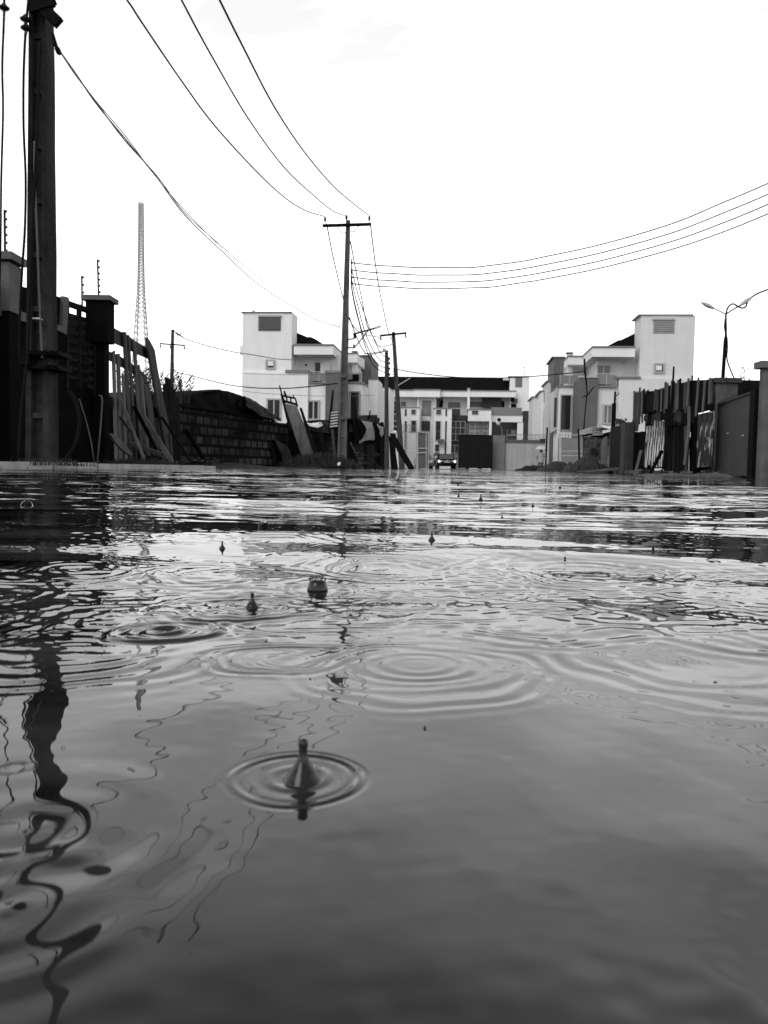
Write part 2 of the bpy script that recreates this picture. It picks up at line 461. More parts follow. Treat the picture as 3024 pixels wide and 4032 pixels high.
# ------------------------------------------------------------------ flood water with real ripples
WG = {}
def water_z(x, y):
    i = int(np.clip(np.searchsorted(WG['ys'], y), 2, len(WG['ys']) - 3)); j = int(np.clip(np.searchsorted(WG['s'], x / y), 4, len(WG['s']) - 5))
    return float(WG['Z'][i - 2:i + 3, j - 4:j + 5].mean())
def floating(px, py):
    z = 0.0
    for _ in range(12):
        c = onwater(px, py, z); z = 0.5 * z + 0.5 * water_z(c.x, c.y)
    return Vector((c.x, c.y, z))
def build_water():
    rng = np.random.default_rng(11)
    inv = np.linspace(1 / 0.085, 1 / 110.0, 1500)
    ys = 1.0 / inv
    s = np.concatenate([np.linspace(-5, -0.66, 14, endpoint=False), np.linspace(-0.66, 0.66, 1150), np.linspace(0.66, 5, 15)[1:]])
    Y = np.repeat(ys[:, None], len(s), 1)
    X = Y * s[None, :]
    Z = np.zeros_like(X)
    fp = ys ** 2 / 58.0                                   # picture-row footprint on the water
    # long slow swells and short wind/rain chop
    waves = []
    for i in range(12):
        waves.append((rng.uniform(0.32, 1.3), 0.0065, rng.normal(math.pi / 2, 0.35), 0))
    for i in range(14):
        waves.append((math.exp(rng.uniform(math.log(0.085), math.log(0.32))), 0.0105, rng.normal(math.pi / 2, 0.38), 1))
    for i in range(26):
        waves.append((math.exp(rng.uniform(math.log(0.008), math.log(0.034))), 0.0100, rng.normal(math.pi / 2, 0.24), 2))
    for i in range(16):
        waves.append((math.exp(rng.uniform(math.log(0.006), math.log(0.018))), 0.0075, rng.uniform(0, math.pi), 3))
    patch = np.zeros_like(X)
    for i in range(7):
        th = rng.uniform(0, math.pi); k = 2 * math.pi / rng.uniform(0.12, 0.6)
        patch += np.sin(k * (X * math.cos(th) * 0.6 + Y * math.sin(th)) + rng.uniform(0, 6.28))
    patch = np.clip(patch * 0.35 + 0.5, 0.25, 1.5)
    chop = np.zeros_like(X)
    for lam, sl, th, kind in waves:
        k = 2 * math.pi / lam
        amp = sl / k
        att = np.exp(-(fp * 0.8 / lam) ** 2)
        if kind == 1: att = att * np.clip((ys - 0.17) / 0.26, 0.22, 1.1)
        if kind == 2: att = att * np.clip((ys - 0.22) / 0.4, 0.16, 1)
        q = (amp * att)[:, None] * np.sin(k * (X * math.cos(th) + Y * math.sin(th)) + rng.uniform(0, 6.28))
        if kind == 3: q = q * np.clip((0.75 - ys) / 0.3, 0, 1)[:, None]
        if kind >= 2: chop += q
        else: Z += q
    Z += chop * patch
    rings = []
    def ring(cx, cy, r, lam, w, a): rings.append((cx, cy, r, lam, w, a))
    def pr(px, py, rpx, a, lam=None, n=1.2):
        c = onwater(px, py)
        r = rpx / F * c.y
        lam = lam or r * 0.33
        ring(c.x, c.y, r, lam, lam * n, a * lam)
    # rings seen in the photograph: centre, half width, strength (slope-like)
    rr_ = 262 / F * onwater(1190, 3045).y; pr(1190, 3045, 262, 0.055, rr_ * .24, 0.55); pr(1190, 3045, 120, 0.022, rr_ * .4, .5)
    rr_ = 205 / F * onwater(665, 2475).y; pr(665, 2475, 205, 0.06, rr_ * .42, 0.6); pr(665, 2475, 60, 0.09, rr_ * .5, .45)
    pr(1650, 2650, 430, 0.011, 0.0095, 1.2); pr(1650, 2620, 200, 0.010, 0.008, 1.2)
    pr(1150, 2600, 250, 0.022, 0.0075, .9); pr(1150, 2600, 110, 0.012)
    pr(1040, 2535, 30, 0.05, n=0.7)
    pr(990, 2380, 280, 0.030); pr(990, 2380, 130, 0.03)
    pr(885, 2268, 150, 0.020); pr(885, 2268, 60, 0.02)
    pr(1570, 2375, 150, 0.030); pr(1570, 2375, 60, 0.03)
    pr(1250, 2315, 120, 0.03)
    pr(1520, 2283, 35, 0.05)
    pr(2100, 2450, 420, 0.010, 0.012, 1.3); pr(2500, 2400, 470, 0.012, 0.013, 1.4)
    pr(2350, 2268, 330, 0.018, 0.014, 2.0); pr(1500, 2235, 260, 0.02, 0.014, 1.8)
    pr(300, 2560, 420, 0.010, 0.012, 2.0); pr(2700, 2600, 500, 0.010, 0.013, 1.8)
    pr(60, 3010, 60, 0.05, n=0.9); pr(290, 2930, 40, 0.03, n=0.8)
    pr(100, 3250, 300, 0.010, 0.016, 1.6); pr(40, 3550, 200, 0.014, 0.012, 1.4)
    # the rest of the rain
    for i in range(230):
        y = math.exp(rng.uniform(math.log(0.36), math.log(7.5)))
        x = rng.uniform(-0.62, 0.62) * y
        r = rng.uniform(0.01, 0.10) * (0.6 + 0.3 * min(y, 3))
        lam = rng.uniform(0.007, 0.016) * (0.8 + 0.5 * min(y, 3))
        ring(x, y, r, lam, lam * rng.uniform(0.8, 2.2), rng.uniform(0.003, 0.013) * lam * min(1.0, (0.03 / r) ** 0.4 + 0.3))
    for i in range(9):
        lam = rng.uniform(0.025, 0.07); th = rng.normal(math.pi / 2, 0.5); k = 2 * math.pi / lam
        Z += (0.0040 / k) * np.exp(-(fp * 0.8 / lam) ** 2)[:, None] * np.sin(k * (X * math.cos(th) + Y * math.sin(th)) + rng.uniform(0, 6.28))
    XW = X + 0.0016 * (np.sin(95 * Y + 40 * X) + np.sin(170 * X - 60 * Y + 1.3)) + 0.006 * np.sin(17 * X + 9 * Y)
    YW = Y + 0.0016 * (np.sin(110 * X + 50 * Y + 2) + np.sin(190 * Y - 70 * X)) + 0.006 * np.sin(13 * Y - 11 * X + 1)
    for cx, cy, r, lam, wd, a in rings:
        tilt = rng.uniform(0, 6.28)
        reach = r + 2.6 * wd
        i0 = np.searchsorted(ys, cy - reach); i1 = np.searchsorted(ys, cy + reach)
        if i1 <= i0: continue
        fpx = cy ** 2 / 58.0
        a = a * math.exp(-(fpx * 0.7 / lam) ** 2 * 0.5)
        if a < 1e-6: continue
        sub = slice(i0, i1)
        big = 1.0 if r > 0.022 else 0.3
        dx_ = (X[sub] - cx) + big * (XW[sub] - X[sub]); dy_ = (Y[sub] - cy) + big * (YW[sub] - Y[sub])
        rho = np.sqrt(dx_ ** 2 + dy_ ** 2)
        q = rho - r
        env = np.exp(-(q / wd) ** 2) * np.clip(rho / (0.35 * r), 0, 1) * (1 + 0.45 * np.sin(np.arctan2(dy_, dx_) * (1 if r < .03 else 2) + tilt))
        Z[sub] += a * env * np.cos(2 * math.pi * q / lam)
    # keep water flat out of the way at the edges
    Z *= np.clip((1.3 - np.abs(s)) / 0.5, 0, 1)[None, :]
    WG['ys'] = ys; WG['s'] = s; WG['Z'] = Z
    nr, nc = X.shape
    co = np.stack([X, Y, Z], -1).reshape(-1, 3)
    # apron behind and beside the camera
    a0 = len(co)
    x0, x1 = X[0, 0], X[0, -1]
    extra = np.array([(-60, -40, 0), (60, -40, 0), (60, ys[0], 0), (-60, ys[0], 0), (x0, ys[0], 0), (x1, ys[0], 0), (x0, -40, 0), (x1, -40, 0),
                      (-600, 110, 0), (600, 110, 0)], float)
    co = np.concatenate([co, extra])
    idx = np.arange(nr * nc).reshape(nr, nc)
    q = np.stack([idx[:-1, :-1], idx[:-1, 1:], idx[1:, 1:], idx[1:, :-1]], -1).reshape(-1, 4)
    ex = np.array([(a0 + 6, a0 + 7, idx[0, -1], idx[0, 0]), (a0, a0 + 6, idx[0, 0], a0 + 3), (a0 + 7, a0 + 1, a0 + 2, idx[0, -1]),
                   (a0 + 3, idx[0, 0], idx[-1, 0], a0 + 8), (idx[0, -1], a0 + 2, a0 + 9, idx[-1, -1])])
    q = np.concatenate([q, ex])
    me = bpy.data.meshes.new('flood_water')
    me.vertices.add(len(co)); me.vertices.foreach_set('co', co.astype(np.float32).ravel())
    me.loops.add(len(q) * 4); me.loops.foreach_set('vertex_index', q.astype(np.int32).ravel())
    me.polygons.add(len(q))
    me.polygons.foreach_set('loop_start', np.arange(0, len(q) * 4, 4, dtype=np.int32))
    me.polygons.foreach_set('use_smooth', np.ones(len(q), bool))
    me.update(calc_edges=True)
    me.materials.append(M['water'])
    o = bpy.data.objects.new('water', me)
    COL.objects.link(o)
    tag(o, kind='structure')
build_water()
#@@PART2
# ------------------------------------------------------------------ utility builders
G = -0.2
def gp(pl, tops, x_end=None):
    """pixel top outline closed down to below the water"""
    pts = [pl.sz(x, y) for x, y in tops]
    return [(pts[0][0], G)] + pts + [(pts[-1][0], G)]
def cpole(parent, base, top, w0, w1, dep, m, ribs=0.45, name='shaft'):
    """concrete pole of H section, recess facing the viewer"""
    base = Vector(base); top = Vector(top)
    b = MB()
    n = 24
    rows = []
    for i in range(n + 1):
        t = i / n
        c = base.lerp(top, t)
        w = w0 + (w1 - w0) * t
        j = (random.random() - 0.5) * 0.012
        d = dep * (0.6 + 0.4 * (1 - t))
        fl = w * 0.24
        o = [(-w / 2, -d / 2), (-w / 2 + fl, -d / 2), (-w / 2 + fl + 0.02, -d / 2 + d * .22), (w / 2 - fl - 0.02, -d / 2 + d * .22),
             (w / 2 - fl, -d / 2), (w / 2 + j, -d / 2), (w / 2 + j, d / 2), (-w / 2, d / 2)]
        rows.append([c + Vector((x, y, 0)) for x, y in o])
    vs = [p for r_ in rows for p in r_]
    fs = []
    for i in range(n):
        for k in range(8):
            fs.append((i * 8 + k, i * 8 + (k + 1) % 8, (i + 1) * 8 + (k + 1) % 8, (i + 1) * 8 + k))
    fs.append(tuple(range(8))[::-1]); fs.append(tuple(range(n * 8, n * 8 + 8)))
    b.add(vs, fs)
    hgt = (top - base).length
    z = 0.6
    while z < hgt - 0.3:
        c = base.lerp(top, z / hgt)
        t = z / hgt
        w = (w0 + (w1 - w0) * t) * 0.5; d = dep * (0.6 + 0.4 * (1 - t))
        b.beam(c + Vector((-w / 2, -d * 0.34, 0)), c + Vector((w / 2, -d * 0.34, 0)), d * 0.2, 0.05, (0, 0, 1))
        z += ribs
    return b.build(name, m, parent)
def bez(pts, k=8):
    """smooth curve through points (Catmull-Rom)"""
    P = [Vector(p) for p in pts]
    P = [P[0] * 2 - P[1]] + P + [P[-1] * 2 - P[-2]]
    out = []
    for i in range(1, len(P) - 2):
        a, b, c, d = P[i - 1], P[i], P[i + 1], P[i + 2]
        for j in range(k):
            t = j / k
            out.append(0.5 * ((2 * b) + (c - a) * t + (2 * a - 5 * b + 4 * c - d) * t * t + (3 * b - a - 3 * c + d) * t ** 3))
    out.append(P[-2])
    return out
def wire(pix, A, B, r, label, group=None, m='wire', name='power_line', cat='power line', k=6):
    """a wire hanging in the vertical plane over the plan line A-B, through the photo points"""
    pl = PL((A[0], A[1]), (B[0] - A[0], B[1] - A[1]))
    pts = [pl.w(*pl.sz(x, y)) for x, y in pix]
    o = MB().tube(bez(pts, k), r * 1.08, 5).build(name, M[m], smooth=True)
    return tag(o, label, cat, group)
def X(px, d): return (px - 1512) / F * d
def window(parent, pl, x0, y0, x1, y1, nx=1, ny=1, fm='trim', pm='pane', fw=5, bar=2.5, bm='frame'):
    s0, zm = pl.sz(x0, (y0 + y1) / 2); s1, _ = pl.sz(x1, (y0 + y1) / 2)
    _, z1 = pl.sz((x0 + x1) / 2, y0); _, z0 = pl.sz((x0 + x1) / 2, y1)
    u = (s1 - s0) / (x1 - x0)
    f = fw * u; bb = bar * u
    b = MB()
    for a in ((s0, s0 + f, z0, z1), (s1 - f, s1, z0, z1), (s0 + f, s1 - f, z1 - f, z1), (s0 + f, s1 - f, z0, z0 + f)):
        b.box(pl, *a, 0.0, 0.12)
    fr = b.build('window', M[fm], parent)
    MB().box(pl, s0 + f, s1 - f, z0 + f, z1 - f, 0.0, 0.025).build('pane', M[pm], fr)
    if nx > 1 or ny > 1:
        g_ = MB()
        for i in range(1, nx):
            q = s0 + f + (s1 - s0 - 2 * f) * i / nx
            g_.box(pl, q - bb / 2, q + bb / 2, z0 + f, z1 - f, 0.02, 0.07)
        for i in range(1, ny):
            q = z0 + f + (z1 - z0 - 2 * f) * i / ny
            g_.box(pl, s0 + f, s1 - f, q - bb / 2, q + bb / 2, 0.02, 0.066)
        g_.build('mullion', M[bm], fr)
    return fr

# ------------------------------------------------------------------ left verge and kerb
kl = PL.px((0, 7.0), (850, 11.6))
b = MB()
s_a = kl.sz(-260, HORY)[0]; s_b = kl.sz(852, HORY)[0]
seg = 14
for i in range(seg):
    a = s_a + (s_b - s_a) * i / seg; c = s_a + (s_b - s_a) * (i + 1) / seg - 0.018
    t = i / seg
    top = 0.066 - 0.022 * t + random.uniform(-.003, .003)
    b.poly(kl, [(a, -.2), (c, -.2), (c + random.uniform(-.01, .0), top + random.uniform(-.002, .002)), (a + .01, top)], -0.14, random.uniform(-.008, .004))
tag(b.build('kerb', M['kerb']), kind='structure')
b = MB()
b.box(kl, s_a - 3, s_b + 0.3, -.2, 0.035, -2.6, -0.15)
tag(b.build('verge', M['mud']), kind='structure')
b = MB()
lg = PL.px((600, 13.0), (1500, 33.0))
b.box(lg, -6, 14, -.2, 0.012, -12, -0.4)
tag(b.build('left_roadside', M['mud']), kind='structure')

# ------------------------------------------------------------------ near pole on the left
D = 8.0
pb = at(166, 1822, D); pb.z = -0.1
p45 = at(163, 0, D)
ptop = pb + (p45 - pb) * (8.6 / 4.6)
t = thing('utility_pole', pb, 'tall dark concrete power pole with a clamp, nearest of all the poles, behind the kerb', 'utility pole')
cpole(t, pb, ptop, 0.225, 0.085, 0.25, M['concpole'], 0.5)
pl8 = PL((0, D - 0.2), (1, 0))
b = MB()
b.rp(pl8, 84, 1380, 232, 1396, -0.30, 0.03); b.rp(pl8, 86, 1436, 230, 1452, -0.30, 0.04)
b.rp(pl8, 74, 1398, 112, 1434, -0.1, 0.08)
for x, y in ((196, 1388), (222, 1388), (196, 1444), (222, 1444)):
    q = pl8.w(*pl8.sz(x, y), 0.05); b.tube([q, q + Vector((0, -0.06, 0))], 0.014, 8)
b.build('clamp', M['blackmetal'], t)
b = MB()
p0 = pl8.w(*pl8.sz(95, -40)); p1 = pl8.w(*pl8.sz(232, 92))
b.beam(p0, p1, 0.10, 0.06)
b.beam(pl8.w(*pl8.sz(120, 40), .02), pl8.w(*pl8.sz(215, 10), .02), 0.08, 0.05)
b.beam(pl8.w(*pl8.sz(206, 70), .03), pl8.w(*pl8.sz(232, 104), .03), 0.05, 0.05)
b.beam(pl8.w(*pl8.sz(200, -20)), pl8.w(*pl8.sz(214, 16)), 0.04, 0.05)
b.build('bracket', M['blackmetal'], t)
b = MB()
q = ptop - Vector((0, 0, .35))
b.beam(q + Vector((-1.35, -0.2, 0)), q + Vector((1.35, -0.2, 0)), 0.12, 0.09)
b.build('crossarm', M['blackmetal'], t)
for dx in (-1.15, 0.0, 1.05):
    MB().lathe(q + Vector((dx, -0.2, 0.05)), [(0.015, 0), (0.015, .08), (.05, .09), (.03, .12), (.055, .14), (.03, .17), (.05, .19), (.02, .23)], 10).build('insulator', M['insul'], t)
b = MB()
a0 = pl8.w(*pl8.sz(207, 130)); a1 = pl8.w(*pl8.sz(216, 172)); a2 = pl8.w(*pl8.sz(224, 190)); a3 = pl8.w(*pl8.sz(238, 206))
b.tube([a0, a1, a2], [0.012, 0.02, 0.016], 7); b.tube(bez([a2, a2.lerp(a3, .5) + Vector((0, 0, -.015)), a3]), [0.024] * 17, 7)
b.build('cable_shackle', M['blackmetal'], t)
b = MB()
b.tube(bez([pl8.w(*pl8.sz(x, y)) for x, y in ((136, 556), (137, 700), (147, 950), (153, 1120), (160, 1290), (166, 1410))]), 0.010, 7)
b.build('conduit', M['capgrey'], t)
b = MB().rp(pl8, 127, 1250, 155, 1256, -.05, .03); b.build('step_rung', M['metal'], t)
# hanging cables beside the pole
def cable(pix, d, r, label, name='hanging_cable', m='wire', cat='cable', group=None):
    o = MB().tube(bez([at(x, y, d) for x, y in pix], 6), r, 7).build(name, M[m], smooth=True)
    return tag(o, label, cat, group)
cable([(17, -60), (16, 60), (9, 260), (12, 440), (5, 700), (2, 950), (-6, 1300)], 8.0, 0.010,
      'black cable hanging at the very left edge, left of the near pole')
cable([(112, 0), (101, 120), (93, 300), (93, 500), (101, 700), (98, 900), (88, 1050), (78, 1250), (76, 1420)], 7.85, 0.011,
      'black cable hanging free just left of the near pole shaft')
cable([(160, 160), (152, 330), (146, 520), (138, 700), (130, 850), (124, 1020), (116, 1200), (110, 1380), (96, 1500), (82, 1640), (73, 1806)], 7.72, 0.014,
      'black cable running down the face of the near pole')
cable([(262, 1538), (290, 1566), (308, 1620), (312, 1680), (296, 1748), (268, 1795), (250, 1820)], 8.0, 0.02,
      'thick black hose curling down right of the near pole foot', 'bent_hose', cat='hose')
for (x, y, lab) in ((16, 30, 'disc insulator on the cable at the left edge'), (100, 75, 'upper disc insulator on the cable beside the near pole'),
                    (102, 110, 'lower disc insulator on the cable beside the near pole')):
    c = at(x, y, 7.85)
    o = MB().lathe(c - Vector((0, 0, .03)), [(.01, -.03), (.014, 0), (.045, .02), (.05, .03), (.03, .045), (.012, .07)], 12).build('disc_insulator', M['insul'])
    tag(o, lab, 'insulator', 'disc insulators at the near pole')
o = MB().tube([at(312, 1570, 8.3), at(340, 1660, 8.3), at(358, 1735, 8.3), at(372, 1826, 8.3)], 0.006, 6).build('bent_rod', M['conclight'], smooth=True)
tag(o, 'thin pale leaning rod in front of the dark gate, left one of the pair', 'rod')
o = MB().tube([at(390, 1556, 8.3), at(400, 1560, 8.3), at(403, 1580, 8.3), at(396, 1680, 8.3), at(383, 1826, 8.3)], 0.008, 6).build('bent_rod', M['conclight'], smooth=True)
tag(o, 'pale rod with a hooked top before the dark gate, right one of the pair', 'rod')

# ------------------------------------------------------------------ compound wall with slatted gate
LW = PL.px((45, 10.5), (395, 13.0))
tw = thing('compound_wall', LW.w(0, 0), 'black painted compound wall with pale framed panel behind the near pole', 'wall')
MB().poly(LW, gp(LW, [(-420, 1030), (-60, 1078), (60, 1120), (272, 1180)]), -0.25, 0).build('wall', M['blackwall'], tw)
b = MB()
b.pp(LW, [(-420, 1085), (-420, 1140), (102, 1268), (102, 1232)], 0.0, 0.05)
b.pp(LW, [(102, 1232), (102, 1268), (226, 1299), (263, 1318), (272, 1172), (251, 1166), (247, 1284), (226, 1278)], 0.0, 0.05)
b.build('pale_border', M['capgrey'], tw)
def sided_box(d, x0, xe, xr, y0, y1, g=None, over=0.0):
    """pillar: near face spans px x0..xe at depth d, its street side recedes to px xr"""
    pf = PL((0, d), (1, 0)); s0_ = pf.sz(x0, 1400)[0]; s1_ = pf.sz(xe, 1400)[0]
    d2 = s1_ / ((xr - 1512) / F)
    z1_ = pf.sz((x0 + xe) / 2, y0)[1]; z0_ = G if g else pf.sz((x0 + xe) / 2, y1)[1]
    return MB().box(pf, s0_ - over, s1_ + over, z0_, z1_, -(d2 - d) - over, over)
tp = thing('gate_pillar', at(20, HORY, 10.2), 'grey gate pillar with flat cap at the left edge, behind the near pole', 'pillar', 'gate pillars of the black compound')
sided_box(10.2, -70, 38, 86, 1030, 1222).build('shaft', M['capgrey'], tp)
sided_box(10.2, -70, 38, 86, 1224, 1800, True, -.01).build('plinth', M['blackwall'], tp)
sided_box(10.2, -70, 38, 86, 992, 1022, None, .05).build('cap', M['capgrey'], tp)
tp = thing('gate_pillar', at(380, HORY, 12.5), 'dark gate pillar with pale overhanging cap, right of the slatted gate', 'pillar', 'gate pillars of the black compound')
sided_box(12.5, 337, 424, 448, 1184, 1345).build('crown', M['blackwall'], tp)
sided_box(12.6, 376, 412, 428, 1347, 1800, True).build('shaft', M['blackwall'], tp)
sided_box(12.5, 337, 424, 448, 1163, 1182, None, .05).build('cap', M['capgrey'], tp)
# gate
tgt = thing('slatted_gate', LW.w(.6, 0), 'dark metal gate of horizontal slats between the compound wall and pillar', 'gate')
b = MB()
b.pp(LW, [(272, 1184), (372, 1220), (372, 1240), (272, 1206)], -.05, 0.0)
for i in range(-1, 7):
    yl = 1266 + 34.5 * i; yr = yl + 24
    b.pp(LW, [(270, yl), (374, yr + 5), (374, yr + 17), (270, yl + 14)], -.05, -.0)
b.build('slats', M['slat'], tgt)
b = MB()
b.pp(LW, [(316, 1198), (322, 1200), (320, 1530), (314, 1528)], -.04, .02)
b.pp(LW, [(266, 1180), (274, 1182), (272, 1530), (264, 1530)], -.06, .02)
b.pp(LW, [(370, 1215), (378, 1217), (378, 1555), (370, 1555)], -.06, .02)
b.build('upright', M['slat'], tgt)
b = MB().poly(LW, gp(LW, [(262, 1508), (380, 1534)]), -.06, -.01); b.build('lower_sheet', M['blackwall'], tgt)
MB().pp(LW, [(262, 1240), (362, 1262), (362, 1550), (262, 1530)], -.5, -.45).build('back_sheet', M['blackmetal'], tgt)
# electric fence posts
for (x, y0, y1, d, n, dx, lab) in ((20, 826, 1000, 10.4, 6, -2, 'electric fence post on the left edge pillar'), (388, 1022, 1160, 12.9, 6, -4, 'electric fence post on the dark pillar with the pale cap'),
                     (324, 1086, 1215, 12.6, 3, -2, 'short electric fence post left of the dark pillar')):
    t = thing('electric_fence_post', at(x, y1, d), lab, 'fence post', 'electric fence posts')
    MB().tube([at(x, y1, d), at(x + dx, y0, d)], 0.013, 6).build('post', M['blackmetal'], t)
    for i in range(n):
        f = i / (n - .5) if n > 3 else i / 4.2
        c = at(x + 5 + dx * (1 - f), y0 + 6 + (y1 - y0 - 4) * f, d)
        MB().lathe(c - Vector((0, 0, .016)), [(.006, 0), (.018, .008), (.018, .024), (.006, .032)], 8).build('insulator', M['insul'], t)
for i, nm in enumerate(('topmost', 'second from top', 'middle', 'fourth from top', 'lowest')):
    wire([(26, 834 + 30 * i), (150, 905 + 22 * i), (385, 1030 + 24 * i)], (X(20, 10.4), 10.4), (X(388, 12.9), 12.9), 0.0012,
         nm + ' of the five hair thin electric fence wires on the left', 'electric fence wires', 'wirepale', 'fence_wire', 'fence wire')

# ------------------------------------------------------------------ timber fence, leaning planks
WF = PL.px((448, 13.4), (740, 19.5))
tf = thing('timber_fence', WF.w(0, 0), 'ramshackle fence of weathered leaning planks right of the dark pillar', 'fence')
def plank(parent, x0, y0, x1, y1, wpx, n=0.02, m='wood', cut=0.0, base=False, name='plank', pl=None, th=.03):
    pl = pl or WF
    a = pl.sz(x0, y0); c = pl.sz(x1, y1)
    a1 = pl.sz(x0 + wpx, y0 + cut); c1 = pl.sz(x1 + wpx, y1)
    z = -.1 if base else None
    return MB().poly(pl, [a, a1, (c1[0], c1[1] if z is None else z), (c[0], c[1] if z is None else z)], n, n + th).build(name, M[m], parent)
MB().pp(WF, [(446, 1290), (500, 1318), (540, 1346), (584, 1372), (584, 1412), (540, 1392), (500, 1372), (446, 1348)], 0.0, .03).build('rail', M['wood'], tf)
MB().pp(WF, [(426, 1382), (470, 1400), (520, 1432), (580, 1482), (580, 1512), (520, 1466), (470, 1438), (426, 1414)], 0.0, .03).build('rail', M['wood'], tf)
MB().pp(WF, [(426, 1560), (600, 1600), (700, 1640), (700, 1668), (600, 1640), (426, 1600)], 0.0, .03).build('rail', M['wooddark'], tf)
MB().poly(WF, gp(WF, [(426, 1575), (480, 1560), (540, 1585), (600, 1560), (660, 1560), (712, 1545)]), -.55, -.5).build('plank_gap_shade', M['blackmetal'], tf)  # black sheet added to darken the gaps between the planks
for a in ((430, 1386, 444, 1812, 8), (447, 1394, 462, 1812, 10), (466, 1306, 498, 1812, 11), (487, 1318, 524, 1812, 6), (464, 1470, 480, 1812, 7), (507, 1336, 546, 1812, 9), (522, 1440, 556, 1812, 9),
          (552, 1510, 606, 1812, 22), (538, 1480, 574, 1812, 7), (567, 1368, 652, 1812, 15), (606, 1620, 630, 1812, 12)):
    plank(tf, *a, n=.03 + random.uniform(0, .03), cut=random.uniform(-6, 8), base=True, m=random.choice(('wood', 'wood', 'woodpale', 'plankmid')))
MB().pp(WF, [(580, 1328), (590, 1340), (610, 1378), (622, 1455), (650, 1600), (676, 1720), (682, 1812), (664, 1812), (640, 1690), (612, 1530), (596, 1440), (582, 1370)], .09, .13).build('plank', M['wood'], tf)
for a in ((644, 1512, 662, 1812, 20), (652, 1484, 676, 1812, 18), (675, 1524, 690, 1812, 12), (692, 1570, 704, 1812, 12)):
    plank(tf, *a, n=-.02, cut=8, base=True, m='wooddark')
for i, (a, b_, wd, m_, lab) in enumerate((((430, 1562), (581, 1818), .035, 'woodpale', 'thin pale timber prop leaning on the left end of the plank fence'),
                               ((530, 1638), (690, 1826), .075, 'woodpale', 'broad weathered timber prop leaning across the middle of the plank fence'),
                               ((604, 1642), (768, 1826), .045, 'wooddark', 'dark slim timber prop leaning at the right end of the plank fence'))):
    p = WF.w(*WF.sz(*a), .16); q = at(b_[0], b_[1], p.y - 0.9); q.z = 0.0
    o = MB().beam(p, q, wd, .04).build('timber_prop', M[m_]); tag(o, lab, 'timber', 'props leaning on the plank fence')
o = MB().pp(PL.px((432, 12.6), (560, 13.2)), [(431, 1704), (452, 1712), (480, 1735), (497, 1752), (520, 1785), (518, 1796), (490, 1778), (455, 1742)], 0, .05).build('broken_board', M['woodpale'])
tag(o, 'pale broken board lying tilted at the foot of the plank fence', 'board')

rb = random.Random(21)
for i, (x0, y0, x1, y1, lab) in enumerate(((448, 1640, 520, 1800, 'loose dark lath leaning behind the first timber prop'), (500, 1600, 560, 1810, 'loose lath crossing behind the middle timber prop'),
        (640, 1700, 590, 1815, 'short board leaning the other way under the middle timber prop'), (700, 1690, 730, 1815, 'short upright lath beside the block wall end'), (470, 1745, 560, 1800, 'low slanting board on the verge rubbish'))):
    p = WF.w(*WF.sz(x0, y0), .10 + .02 * i); q = WF.w(*WF.sz(x1, y1), .30 + .05 * i); q.z = max(q.z, .02)
    tag(MB().beam(p, q, rb.uniform(.04, .09), .025).build('loose_board', M[rb.choice(('wood', 'wooddark', 'plankmid'))]), lab, 'board', 'loose boards at the plank fence')
rr = random.Random(5); b = MB()
for i in range(110):
    x = rr.uniform(440, 740); p = WF.w(WF.sz(x, 1800)[0], 0, rr.uniform(.1, .9)); p.z = rr.uniform(.02, .12); s_ = rr.uniform(.03, .12)
    b.add([p + Vector((rr.uniform(-1, 1), rr.uniform(-1, 1), rr.uniform(-.3, .8))) * s_ for _ in range(5)], [(0, 1, 2), (0, 2, 3), (0, 3, 4), (1, 2, 3, 4)])
tag(b.build('rubble', M['mud']), 'dark rubble and scraps along the foot of the plank fence', 'rubble', kind='stuff')
def reeds(name, label, pl, x0, x1, yb, ytop, n, m='weed', thick=0.006, leaf=True, kind=None, cat='plant', nspread=.3, lean=25):
    b = MB()
    for i in range(n):
        x = random.uniform(x0, x1); yt = ytop + random.uniform(0, 1) ** 1.5 * (yb - ytop) * .8
        nn = random.uniform(-nspread, nspread)
        a = pl.w(*pl.sz(x, yb), nn)
        dx = random.uniform(-lean * .4, lean)
        c = pl.w(*pl.sz(x + dx, yt), nn)
        mid = a.lerp(c, .55) + Vector((random.uniform(-.02, .02) * 3, 0, .02))
        pts = bez([a, mid, c], 4)
        b.tube(pts, [thick * (1 - .8 * k / (len(pts) - 1)) for k in range(len(pts))], 4, cap=False)
        if leaf:
            for k in range(3, len(pts) - 1):
                q = pts[k]; ln = random.uniform(.08, .2); sd = random.choice((-1, 1))
                e = q + Vector((sd * ln * .5, random.uniform(-.05, .05), ln * .7)); wv = Vector((.012, 0, -.004))
                b.add([q - wv, q + wv, q.lerp(e, .5) + wv * 1.4, e], [(0, 1, 2, 3)])
    o = b.build(name, M[m])
    return tag(o, label, cat, kind=kind)
FR = PL.px((640, 21.0), (780, 21.0))
reeds('reed_clump', 'spiky reed stalks rising behind the right end of the plank fence', FR, 625, 745, 1590, 1455, 46)
reeds('reed_clump', 'leafy reeds seen through the gaps of the plank fence', PL.px((480, 17), (600, 17)), 470, 590, 1600, 1440, 60)

